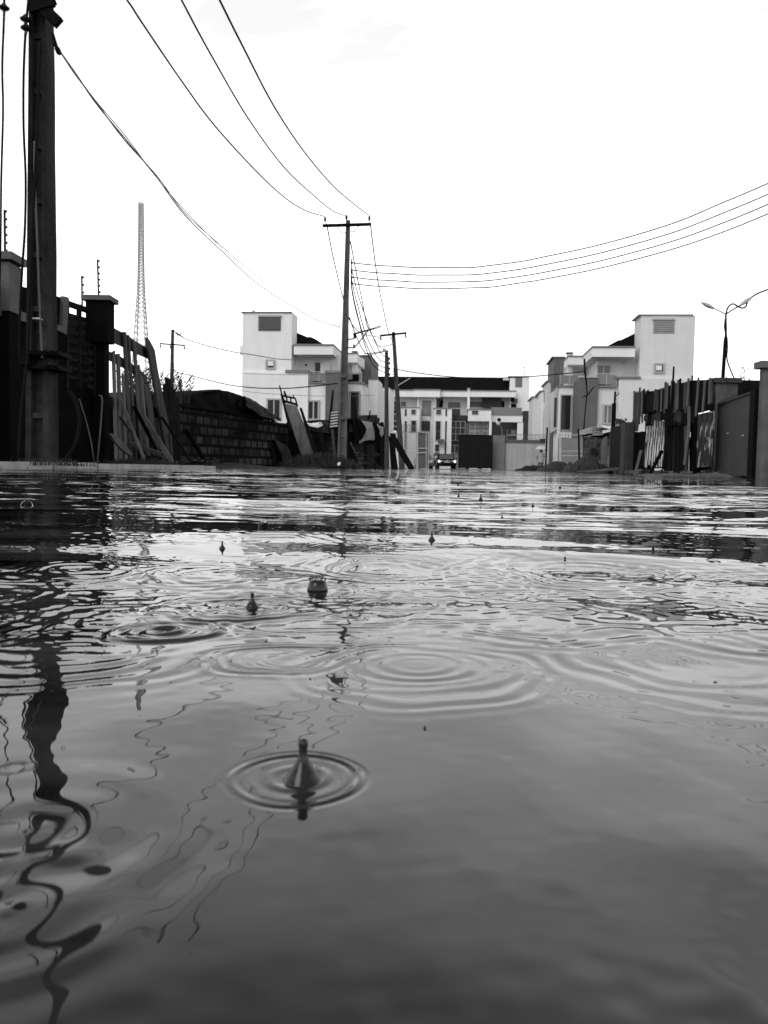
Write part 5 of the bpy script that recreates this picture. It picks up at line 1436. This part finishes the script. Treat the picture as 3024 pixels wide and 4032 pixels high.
E_ = [(0, 1), (1, 2), (2, 3), (3, 4), (4, 5), (0, 6), (6, 7), (7, 8), (8, 9), (0, 10), (10, 11), (11, 12), (12, 13), (2, 14), (14, 15), (15, 16), (16, 17), (2, 18), (18, 19), (19, 20), (20, 21)]
R_ = [.14, .13, .15, .06, .085, .09, .085, .06, .04, .035, .085, .06, .04, .035, .06, .05, .035, .03, .06, .05, .035, .03]
skin_fig('body', V_, E_, R_, M['skin'], t)
MB().lathe(PV(0, 0, 0), [(.24, .66), (.255, .68), (.235, .85), (.20, 1.05), (.215, 1.25), (.225, 1.38), (.17, 1.47), (.08, 1.52), (.07, 1.54)], 18).build('raincoat', M['coat'], t, smooth=True)
for s, k in ((-1, 7), (1, 11)):
    a = V_[6 if s < 0 else 10]; bq = V_[k]; cq = V_[k + 1]
    MB().tube([a, bq, bq.lerp(cq, .62)], [.115, .10, .095], 10).build('trouser_leg', M['trouser'], t, smooth=True)
    s1_, s2_, s3_ = (V_[14], V_[15], V_[16]) if s < 0 else (V_[18], V_[19], V_[20])
    MB().tube([s1_, s2_, s2_.lerp(s3_, .7)], [.08, .07, .055], 10).build('sleeve', M['coat'], t, smooth=True)
MB().lathe(PV(0, -.03, 1.50), [(.06, 0), (.105, .06), (.115, .13), (.09, .2), (.03, .235)], 14).build('hair', M['hair'], t, smooth=True)
uc = PV(.04, .05, 1.62)
tu = thing('umbrella', uc, 'white umbrella held by the person in the pale raincoat', 'umbrella')
cv = MB(); vs = []; fs = []; kk = 16
for i, (r_, z_) in enumerate([(.001, .42), (.16, .40), (.33, .33), (.47, .21), (.55, .09)]):
    for j in range(kk):
        a = 2 * math.pi * j / kk; sc = 1.0 if j % 2 == 0 else (1 - .05 * i / 4)
        vs.append(uc + Vector((r_ * sc * math.cos(a), r_ * sc * math.sin(a), z_ + (0 if j % 2 == 0 else .03 * i / 4))))
for i in range(4):
    for j in range(kk): fs.append((i * kk + j, i * kk + (j + 1) % kk, (i + 1) * kk + (j + 1) % kk, (i + 1) * kk + j))
cv.add(vs, fs); cv.build('canopy', M['umb'], tu)
MB().tube([uc + Vector((0.09, .24, -.20)), uc + Vector((0, 0, .42)), uc + Vector((0, 0, .5))], .012, 6).build('shaft', M['blackmetal'], tu)
b = MB()
for j in range(8):
    a = 2 * math.pi * j / 8; b.tube([uc + Vector((0, 0, .38)), uc + Vector((.53 * math.cos(a), .53 * math.sin(a), .085))], .006, 4)
b.build('ribs', M['rail'], tu)

# ------------------------------------------------------------------ right middle ground
t = thing('street_sign', at(2151, 1850, 61), 'dark sign post with a small name board pointing right behind the umbrella', 'sign')
MB().tube([at(2148, 1856, 61), at(2155, 1683, 61)], .065, 8).build('post', M['blackmetal'], t)
MB().pp(PL((0, 60.9), (1, 0)), [(2158, 1682), (2194, 1683), (2194, 1692), (2158, 1692)], -.05, 0).build('name_board', M['trim'], t)
MB().pp(PL((0, 60.9), (1, 0)), [(2170, 1701), (2190, 1694), (2191, 1697), (2172, 1704)], -.05, 0).build('arrow_board', M['greypier'], t)
d = 55.0
t = thing('barred_gate', at(2255, 1824, d), 'rusty barred gate with a pale left post behind the mud heap on the right', 'gate')
MB().beam(at(2205, 1828, d), at(2205, 1706, d), .14, .14).build('post', M['metal'], t)
b = MB(); bars(b, d, [2216 + 11.5 * i for i in range(8)], 1708, 1824, .022); b.build('bars', M['greyband'], t)
b = MB()
for y in (1713, 1776, 1794): b.beam(at(2208, y, d), at(2305, y, d), .05, .05)
b.build('rail', M['metal'], t)
o = MB().poly(PL((0, d + 2.5), (1, 0)), gp(PL((0, d + 2.5), (1, 0)), [(2200, 1724), (2230, 1722), (2256, 1727), (2290, 1724), (2305, 1726)]), -.2, 0).build('garden_wall', M['greyband']); tag(o, 'grey wall seen through the rusty barred gate on the right', 'wall')
o = MB().beam(at(2281, 1830, d - .6), at(2278, 1688, d - .6), .10, .10).build('timber_post', M['wooddark']); tag(o, 'dark upright post before the rusty barred gate', 'post')
PR = PL.px((2296, 46.0), (2400, 42.0))
M['block3'] = blockwork('grey_blocks', PR.d, 0.15, 0.09)
o = MB().poly(PR, gp(PR, [(2296, 1722), (2320, 1722), (2400, 1700)]), -.2, 0).build('block_wall', M['block3']); tag(o, 'grey block wall under bent corrugated sheets, right of the rusty gate', 'wall')
o = MB().poly(PL((0, 40), (1, 0)), gp(PL((0, 40), (1, 0)), [(2376, 1732), (2392, 1718)]), -.3, 0).build('concrete_post', M['conclight']); tag(o, 'pale leaning concrete post at the right end of the grey block wall', 'post')
t = thing('zinc_roof', at(2340, 1700, 43), 'bent corrugated zinc sheets lying on the grey block wall', 'sheets')
for i, (x0, y0, x1, y1) in enumerate(((2292, 1688, 2318, 1712), (2314, 1680, 2342, 1708), (2338, 1675, 2372, 1718))):
    for j in range(6):
        y = y0 + (y1 - y0) * j / 6
        MB().pp(PL((0, 43 - i * .3), (1, 0)), [(x0, y + 5 - j), (x1, y - 2), (x1, y + 1.2), (x0, y + 8.4 - j)], -.6, 0).build('ridge', M['metal'], t)
    MB().pp(PL((0, 43.2 - i * .3), (1, 0)), [(x0, y0 + 4), (x1, y0 - 3), (x1, y1 + 4), (x0, y1)], -.6, 0).build('sheet', M['wooddark'], t)
o = MB().pp(PL((0, 41.5), (1, 0)), [(2368, 1673), (2406, 1680), (2404, 1690), (2372, 1682)], -1.4, 0).build('white_sheet', M['white']); tag(o, 'white flat sheet on top of the corrugated zinc', 'sheet')
mound('mud_heap', 'rounded heap of wet mud in front of the grey block wall', 2310, 36.0, 185, 44, 'mud', 2.0, seed=8, rough=.7)
mound('mud_heap', 'low dark mud heap right of the person with the umbrella', 2205, 50.0, 190, 34, 'mud', 2.0, seed=9)
mound('mud_heap', 'low dark weedy bank left of the person with the umbrella', 2110, 69.5, 180, 18, 'mud', 1.0, seed=10)
weeds('weeds', 'weeds on the mud at the foot of the boundary wall', 2180, 52, 280, 34, 500, seed=12, dep=.8)
mound('mud_bank', None, 2440, 26.0, 330, 18, 'mud', 1.2, kind='structure', cat=None, seed=13)
o = MB().add([at(x, y, 24.4) for x, y in ((2265, 1857), (2360, 1848), (2410, 1842), (2420, 1850), (2360, 1856), (2300, 1860))] + [at(x, y + 2, 25.4) for x, y in ((2265, 1857), (2360, 1848), (2410, 1842), (2420, 1850), (2360, 1856), (2300, 1860))],
            [(0, 1, 2, 3, 4, 5), (11, 10, 9, 8, 7, 6)] + [(i, (i + 1) % 6, 6 + (i + 1) % 6, 6 + i) for i in range(6)]).build('muddy_sheet', M['mudpale']); tag(o, 'pale muddy sheet lying along the waterline on the right', 'sheet')
# wooden pole with the slack wire
t = thing('wooden_pole', at(2298, 1850, 48), 'crooked wooden pole before the grey pier of the right row', 'pole')
MB().tube([at(2297, 1820, 48), at(2298, 1700, 48), at(2304, 1620, 48), at(2312, 1550, 48), at(2308, 1500, 48), at(2303, 1462, 48), at(2301, 1412, 48)], [.04, .04, .035, .035, .05, .06, .05], 6).build('shaft', M['wooddark'], t)
MB().tube([at(2296, 1562, 48), at(2314, 1556, 48), at(2338, 1523, 48)], .035, 5).build('cross_stick', M['wooddark'], t)
t = thing('timber_post', at(2415, 1850, 34), 'thick dark post with a forked top left of the black gate', 'post')
MB().beam(at(2409, 1850, 34), at(2418, 1588, 34), .15, .12).build('shaft', M['wooddark'], t)
MB().beam(at(2420, 1590, 34), at(2423, 1542, 34), .07, .06).build('tip', M['wooddark'], t)
MB().tube([at(2420, 1562, 33.9), at(2432, 1556, 33.9), at(2437, 1546, 33.9)], .025, 5).build('fork', M['wood'], t)
wire([(2425, 1560), (2432, 1600), (2445, 1640), (2470, 1668)], (X(2425, 34), 34), (X(2470, 24), 24), .006, 'thin slack wire from the forked post to the concrete pier', None, 'wirepale')
# black gate
PK = PL.px((2404, 32.0), (2464, 26.0))
t = thing('black_gate', PK.w(0, 0), 'black sheet gate topped with spikes between the thick post and the concrete pier', 'gate')
MB().poly(PK, gp(PK, [(2404, 1684), (2464, 1672)]), -.05, 0).build('sheet', M['blackmetal'], t)
for i in range(12):
    x = 2408 + i * 4.7; a = PK.w(*PK.sz(x, 1686 - i)); MB().tube([a, a + Vector((0, 0, .18))], [.018, .003], 5).build('spike', M['blackmetal'], t)
mb = MB()
for i in range(40):
    x = 2432 + random.gauss(0, 7); y = 1676 - random.uniform(0, 18); a = PK.w(*PK.sz(x, y), random.uniform(-.2, .1)); mb.add([a, a + Vector((.08, 0, .05)), a + Vector((.02, .05, .12))], [(0, 1, 2)])
tag(mb.build('creeper', M['weed']), 'tuft of dark creeper on top of the black gate', 'plant')
# concrete pier and dark wall
PC = PL((0, 22.0), (1, 0))
o = MB().poly(PC, gp(PC, [(2461, 1662), (2497, 1662)]), -.35, 0).build('concrete_pier', M['concmid']); tag(o, 'weathered concrete pier right of the black gate', 'pier')
RW = PL.px((2497, 22.3), (3000, 15.8))
o = MB().poly(RW, gp(RW, [(2490, 1700), (2545, 1712)]), -.25, -.02).build('low_wall', M['wooddark']); tag(o, 'short black stained wall right of the weathered concrete pier', 'wall')
for a, nm in (((2506, 1640, 2492, 1702), 'left'), ((2516, 1636, 2503, 1700), 'middle'), ((2522, 1640, 2514, 1698), 'right')):
    o = MB().beam(RW.w(*RW.sz(a[0], a[1]), .05), RW.w(*RW.sz(a[2], a[3]), .05), .07, .02).build('hanging_plank', M['woodpale'])
    tag(o, nm + ' one of three pale planks hanging askew below the slatted fence left end', 'plank', 'hanging planks')

# ------------------------------------------------------------------ slatted fence on the right
t = thing('slatted_fence', RW.w(0, 0), 'tall patched fence of upright slats and black sheeting left of the right gate pier', 'fence')
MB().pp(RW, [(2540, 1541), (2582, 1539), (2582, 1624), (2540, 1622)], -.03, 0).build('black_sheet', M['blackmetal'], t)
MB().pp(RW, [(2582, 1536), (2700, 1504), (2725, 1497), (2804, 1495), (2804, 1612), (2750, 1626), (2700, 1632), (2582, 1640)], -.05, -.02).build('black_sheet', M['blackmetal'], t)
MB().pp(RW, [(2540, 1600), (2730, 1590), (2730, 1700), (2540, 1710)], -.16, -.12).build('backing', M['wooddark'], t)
MB().pp(RW, [(2497, 1562), (2540, 1554), (2540, 1630), (2497, 1638)], -.05, -.02).build('black_sheet', M['wooddark'], t)
def slat(x0, y0, x1, y1, wpx, m=None, n=.01, th=.03):
    a = RW.sz(x0, y0, n); c = RW.sz(x1, y1, n); wd = wpx * 0.0105
    return MB().poly(RW, [(c[0], c[1]), (c[0] + wd, c[1]), (a[0] + wd, a[1] + random.uniform(-.02, .02)), (a[0], a[1])], n, n + th).build('slat', M[m or random.choice(('wood', 'plankmid', 'wood', 'woodpale', 'wooddark'))], t)
for x, y, dy in ((2499, 1539, 100), (2507, 1555, 84), (2513, 1552, 86), (2520, 1528, 110), (2529, 1540, 98), (2537, 1532, 90), (2546, 1540, 14), (2552, 1536, 14)): slat(x, y, x - 3, y + dy, 6)
x = 2581
while x < 2715:
    y = 1536 - (x - 2581) * .265 + random.uniform(-7, 5) - (14 if random.random() < .25 else 0)
    slat(x, y, x - random.uniform(1, 5), 1622 - (x - 2581) * .05 + random.uniform(-12, 10), random.uniform(5, 8.5)); x += random.uniform(7.0, 9.5)
for a in ((2751, 1488, 2740, 1640), (2776, 1500, 2767, 1625), (2712, 1489, 2706, 1600), (2728, 1478, 2724, 1500), (2797, 1488, 2793, 1592)): slat(*a, 5, 'woodpale', .03)
slat(2794, 1506, 2793, 1590, 14, 'wood', .02)
x = 2590
while x < 2720:
    slat(x, 1612 + random.uniform(-4, 6), x + random.uniform(-6, 6), 1668 + random.uniform(-8, 12), random.uniform(3, 6), random.choice(('wooddark', 'wood')), -.02); x += random.uniform(6, 10)
x = 2500
while x < 2590:
    slat(x, 1634 + random.uniform(-4, 4), x - random.uniform(-2, 8), 1668 + random.uniform(-10, 6), random.uniform(3, 5), random.choice(('wooddark', 'wood')), -.03); x += random.uniform(7, 11)
# boards with peeling pale paint
for i in range(11):
    x0 = 2532 + i * 9.6 + random.uniform(-1, 1); lean = random.uniform(4, 16)
    y0 = 1664 + random.uniform(-6, 8) + (14 if i < 3 else 0) - i * .6
    MB().pp(RW, [(x0 + lean, y0), (x0 + lean + 10.5, y0 + random.uniform(-3, 3)), (x0 + 10.5, 1838 + random.uniform(-14, 8)), (x0, 1838 + random.uniform(-10, 8))], .0 + .012 * (i % 3), .02 + .012 * (i % 3)).build('board', M['peel'], t)
MB().pp(RW, [(2520, 1700), (2650, 1690), (2650, 1842), (2520, 1846)], -.1, -.05).build('backing', M['wooddark'], t)
# timber stack in the middle of it
RX = PL((RW.o.x + RW.n.x * .12, RW.o.y + RW.n.y * .12), (RW.d.x, RW.d.y))
for i in range(12):
    x0 = 2618 + i * 7.6; MB().poly(RX, [RX.sz(x0 + random.uniform(-4, 6), 1640 + random.uniform(-25, 40)), RX.sz(x0 + 8 + random.uniform(-4, 6), 1640 + random.uniform(-25, 40)), (RX.sz(x0 + 8, 1850)[0], -.05), (RX.sz(x0, 1850)[0], -.05)],
        -.04 + .03 * (i % 2), .0 + .03 * (i % 2)).build('upright_timber', M[random.choice(('wooddark', 'wood', 'wooddark', 'concmid'))], t)
MB().poly(RX, [RX.sz(2634, 1612), RX.sz(2642, 1612), (RX.sz(2640, 1850)[0], -.05), (RX.sz(2630, 1850)[0], -.05)], .06, .10).build('upright_timber', M['wooddark'], t)
MB().pp(RX, [(2632, 1668), (2702, 1660), (2702, 1668), (2632, 1676)], .05, .09).build('crosspiece', M['wooddark'], t)
MB().pp(RX, [(2708, 1600), (2714, 1600), (2712, 1700), (2695, 1830), (2689, 1830), (2705, 1700)], .07, .10).build('upright_timber', M['woodpale'], t)
MB().poly(RX, [RX.sz(2712, 1620), RX.sz(2726, 1620), (RX.sz(2722, 1850)[0], -.05), (RX.sz(2706, 1850)[0], -.05)], -.14, -.06).build('upright_timber', M['blackmetal'], t)
# zinc sheets at its right end
MB().pp(RW, [(2722, 1650), (2745, 1632), (2806, 1618), (2806, 1724), (2722, 1728)], -.06, -.02).build('zinc_sheet', M['peelmid'], t)
for i in range(8):
    x0 = 2726 + i * 10; MB().pp(RW, [(x0, 1640 - i * 2), (x0 + 8, 1638 - i * 2), (x0 + 7, 1722), (x0, 1722)], -.02, .005).build('board', M['peelmid' if i % 2 else 'wood'], t)
MB().pp(RW, [(2714, 1722), (2800, 1716), (2796, 1838), (2714, 1842)], -.04, .0).build('zinc_sheet', M['peelmid'], t)
MB().poly(RW, gp(RW, [(2650, 1822), (2860, 1818)]), -.5, -.4).build('gap_shade_sheet', M['blackmetal'], t)  # black sheet stands in for the shade in the gap under the zinc
o = MB().tube([RW.w(*RW.sz(2655, 1850), .28), RW.w(*RW.sz(2660, 1600), .1), RW.w(*RW.sz(2663, 1444), .06)], [.03, .028, .022], 6).build('long_pole', M['wooddark']); tag(o, 'long thin pole standing high above the slatted fence', 'pole')
for a, c, wd, m_, lab in (((2546, 1776), (2500, 1870), .05, 'woodpale', 'pale timber prop leaning left against the peeling boards'), ((2630, 1776), (2556, 1872), .075, 'blackmetal', 'black timber prop leaning against the slatted fence')):
    p = RW.w(*RW.sz(*a), .15); q = at(c[0], c[1], p.y - .6); q.z = 0
    o = MB().beam(p, q, wd, .05).build('timber_prop', M[m_]); tag(o, lab, 'timber', 'props on the right fence')
b = MB(); rr = random.Random(4)
for i in range(150):
    x = rr.uniform(2420, 2830); dd_ = 21.6 - (x - 2480) / 340 * 3.2 - rr.uniform(.1, 1.0); p = at(x, 1860, dd_); s_ = rr.uniform(.03, .12); p.z = rr.uniform(0, .06)
    b.add([p + Vector((rr.uniform(-1, 1), rr.uniform(-1, 1), rr.uniform(-.5, 1))) * s_ for _ in range(5)], [(0, 1, 2), (0, 2, 3), (0, 3, 4), (1, 2, 3, 4)])
o = b.build('rubble', M['mudpale']); tag(o, 'broken rubble along the foot of the slatted fence', 'rubble', kind='stuff')
mound('mud_bank', None, 2760, 17.6, 640, 10, 'mudpale', .5, kind='structure', cat=None, seed=15)

# gate pier, sheet gate, right pillar
pd = at(2812, HORY, 18.4); FP = PL((0, 18.4), (1, 0))
t = thing('gate_pier', pd, 'grey concrete gate pier with a wide cap under the street lamp', 'pier')
s0 = FP.sz(2812, 1700)[0]; s1 = FP.sz(2898, 1700)[0]; zt = FP.sz(2855, 1508)[1]
MB().box(FP, s0, s1, G, zt, -.3, 0).build('shaft', M['conclight'], t); MB().box(FP, s0 - .06, s1 + .06, zt + .003, zt + .11, -.36, .07).build('cap', M['concmid'], t)
o = MB().poly(PL((0, 18.9), (1, 0)), gp(PL((0, 18.9), (1, 0)), [(2898, 1496), (3100, 1500)]), -.2, 0).build('yard_wall', M['wooddark']); tag(o, 'dark stained wall behind the spiked gate top on the far right', 'wall')
RG = PL.px((2824, 18.2), (2975, 15.9))
t = thing('sheet_gate', RG.w(0, 0), 'dark grey sheet metal gate with spikes along its top on the far right', 'gate')
MB().poly(RG, [(RG.sz(2826, 1594)[0], .03)] + [RG.sz(2826, 1594), RG.sz(2962, 1546)] + [(RG.sz(2962, 1546)[0], .03)], -.04, 0).build('sheet', M['gategrey'], t)
MB().pp(RG, [(2824, 1588), (2964, 1538), (2964, 1546), (2824, 1596)], -.05, .03).build('top_rail', M['concmid'], t)
MB().poly(RG, gp(RG, [(2962, 1540), (2982, 1532)]), -.08, .04).build('jamb', M['blackmetal'], t)
for i in range(22):
    f = i / 21; x = 2830 + 132 * f; y = 1588 - 46 * f
    a = RG.w(*RG.sz(x, y)); h_ = .05 + .10 * f
    MB().add([a + RG.d * -.016, a + RG.d * .016, a + Vector((0, 0, h_)), a + RG.n * .01], [(0, 1, 2), (0, 3, 2), (1, 3, 2)]).build('spike', M['blackmetal'], t)
for x, y in ((2864, 1706), (2923, 1714)):
    MB().rp(RG, x - 3, y - 1, x + 3, y + 1, 0, .01).build('bolt', M['white'], t)
FE = PL((0, 15.7), (1, 0))
t = thing('gate_pillar', FE.w(7.3, 0), 'tall stained concrete gate pillar with a slab cap at the right edge', 'pillar')
s0 = FE.sz(2998, 1700)[0]; zt = FE.sz(3010, 1450)[1]
MB().box(FE, s0, s0 + .5, G, zt, -.17, 0).build('shaft', M['conclight'], t); MB().box(FE, s0 - .09, s0 + .6, zt + .003, zt + .13, -.24, .09).build('cap', M['greypier'], t)
o = MB()
P24 = PL((0, 17.5), (1, 0))
pts = []
for i in range(90):
    a = i * .36; f = i / 90; pts.append(P24.w(P24.sz(2918 + 14 * f, 1462)[0] + .10 * math.cos(a) * (.7 + .3 * math.sin(i * .7)), P24.sz(2920, 1466)[1] + .15 * math.sin(a) * (.85 + .15 * math.cos(i * 1.3)), .1 * math.sin(i * .2)))
o.tube(pts, .0035, 4)
pts = []
for i in range(70):
    a = i * .33; f = i / 70; pts.append(P24.w(P24.sz(2945 + 36 * f, 1462)[0] + .10 * math.cos(a), P24.sz(2920, 1474)[1] + .14 * math.sin(a) * (.8 + .2 * math.cos(i)), .1 * math.sin(i * .2)))
o.tube(pts, .002, 4)
tag(o.build('razor_wire', M['wire']), 'ring of razor wire standing on the wall between lamp and right pillar', 'razor wire')
for x, y0, lab in ((2950, 1484, 'tallest iron spike on the wall right of the razor wire ring'), (2962, 1500, 'short iron spike nearest the right pillar'), (2862, 1480, 'iron spike beside the street lamp foot'), (2930, 1484, 'iron spike inside the razor wire ring')):
    q = P24.w(*P24.sz(x, 1510)); e = P24.w(*P24.sz(x + random.uniform(-3, 3), y0))
    o = MB().tube([q, e], [.012, .008], 5).build('iron_spike', M['wooddark']); tag(o, lab, 'spike', 'iron spikes on the right wall')
# street lamp
dl = 21.0
t = thing('street_lamp', at(2846, 1492, dl), 'double armed street lamp with leaf shaped heads above the right gate pier', 'street lamp')
MB().tube([at(2842, 1850, dl), at(2846, 1492, dl), at(2856, 1340, dl), at(2858, 1322, dl), at(2858, 1236, dl)], [.05, .045, .042, .028, .022], 10).build('pole', M['blackmetal'], t)
def head(x0, y0, x1, y1, w_):
    a = at(x0, y0, dl); c = at(x1, y1, dl); n_ = 9; pr_ = [0.35, .62, .85, 1, 1, .9, .7, .4, .05]
    return MB().tube([a.lerp(c, i / (n_ - 1)) for i in range(n_)], [w_ * q for q in pr_], 10).build('lamp_head', M['metal'], t, smooth=True)
MB().tube([at(2858, 1237, dl), at(2808, 1213, dl)], .016, 8).build('arm', M['metal'], t); MB().tube([at(2858, 1237, dl), at(2912, 1203, dl)], .016, 8).build('arm', M['blackmetal'], t)
head(2812, 1215, 2757, 1189, .05); head(2908, 1206, 2968, 1165, .05)
cable([(2858, 1240), (2864, 1216), (2876, 1200), (2890, 1197), (2904, 1206), (2922, 1213), (2936, 1208), (2942, 1192), (2952, 1176), (2985, 1155), (3040, 1134)], dl, .02,
      'thick black cable draped over the right head of the double street lamp', cat='cable')
cable([(2856, 1255), (2853, 1290), (2862, 1330), (2864, 1370), (2862, 1408), (2870, 1440), (2882, 1470), (2892, 1494)], dl, .017, 'thick cable wound down the double street lamp pole to the pier')

# ------------------------------------------------------------------ rain splashes in the near water
def splash(name, label, pix, prof, k=20, m='splash', group='raindrop splashes'):
    c = floating(*pix)
    o = MB().lathe(c, prof, k).build(name, M[m], smooth=True)
    return tag(o, label, 'splash', group)
def jet(px, py, hpx, label, wf=1.0):
    c = floating(px, py); u = c.y / F; h = hpx * u
    pr_ = [(.50 * h * wf, -.05 * h), (.42 * h * wf, .03 * h), (.36 * h * wf, .14 * h), (.27 * h * wf, .28 * h), (.17 * h * wf, .42 * h), (.12 * h * wf, .54 * h), (.095 * h * wf, .66 * h), (.10 * h * wf, .76 * h), (.115 * h * wf, .86 * h), (.12 * h * wf, .92 * h), (.08 * h * wf, .98 * h), (.02 * h, h)]
    return splash('water_jet', label, (px, py), pr_)
jet(1192, 3070, 168, 'largest splash jet with a round tip inside a wide ring, lower centre', 1.05)
jet(993, 2392, 60, 'splash jet on the water left of the crown splash', 1.1)
jet(875, 2160, 30, 'small splash jet on dark streaked water left of centre')
jet(1700, 2128, 34, 'small pointed splash jet right of centre')
jet(1893, 1972, 26, 'tiny splash jet far out near the middle')
jet(1806, 1958, 18, 'tiny splash jet far out left of the middle one'); jet(1977, 2040, 14, 'tiny low splash jet right of the middle'); jet(2098, 1994, 16, 'tiny splash jet far out on the right')
c = floating(1250, 2325); u = c.y / F
t = thing('crown_splash', c, 'low domed crown splash with beads on its rim, centre of the water', 'splash', 'raindrop splashes')
MB().lathe(c, [(42 * u, -2 * u), (41 * u, 8 * u), (37 * u, 20 * u), (34 * u, 34 * u), (25 * u, 41 * u), (9 * u, 44 * u), (.5 * u, 44 * u)], 24).build('dome', M['splash'], t, smooth=True)
for i in range(9):
    a = i / 9 * 6.28 + .3; q = Vector((c.x + 31 * u * math.cos(a), c.y + 31 * u * math.sin(a), c.z + 38 * u)); e = q + Vector((3 * u * math.cos(a), 3 * u * math.sin(a), (9 + 5 * (i % 2)) * u))
    MB().tube([q, q.lerp(e, .6), e, e + Vector((0, 0, 3 * u))], [2.2 * u, 1.6 * u, 3.4 * u, 1 * u], 7).build('bead', M['splash'], t, smooth=True)
for px, py, r_, lab in ((105, 1993, 24, 'water bubble dome at the far left'), (1037, 2067, 20, 'water bubble dome beyond the crown splash'), (945, 1955, 10, 'small water bubble near the dark streaks')):
    c = floating(px, py); u = c.y / F * r_
    splash('water_bubble', lab, (px, py), [(u, -.1 * u), (.97 * u, .2 * u), (.85 * u, .5 * u), (.6 * u, .78 * u), (.3 * u, .93 * u), (.02 * u, .98 * u)], 20, 'bubble')
for px, py, hh, r_, lab in ((1673, 2868, 0, 6, 'tiny floating water bead in the smooth near water'), (2572, 2160, 0, 7, 'tiny bright bead on the water at the right'), (2225, 2200, 0, 5, 'tiny bead of water right of centre'),
                        (1803, 1935, 22, 5, 'falling drop above the tiny far jet'), (342, 1942, 14, 5, 'falling drop over the dark water on the left'), (2205, 1925, 0, 6, 'tiny bead beside the far splash on the right')):
    c = floating(px, py); u = c.y / F * r_
    pr_ = [(.02 * u, -1 * u), (.7 * u, -.7 * u), (1 * u, 0), (.7 * u, .7 * u), (.02 * u, 1 * u)]
    o = MB().lathe(Vector((c.x, c.y, c.z + u * .8 + hh * c.y / F)), pr_, 10).build('water_bead', M['splash'], smooth=True); tag(o, lab, 'water drop', 'water beads')
for o in bpy.data.objects:
    if '_w' in o: del o['_w']
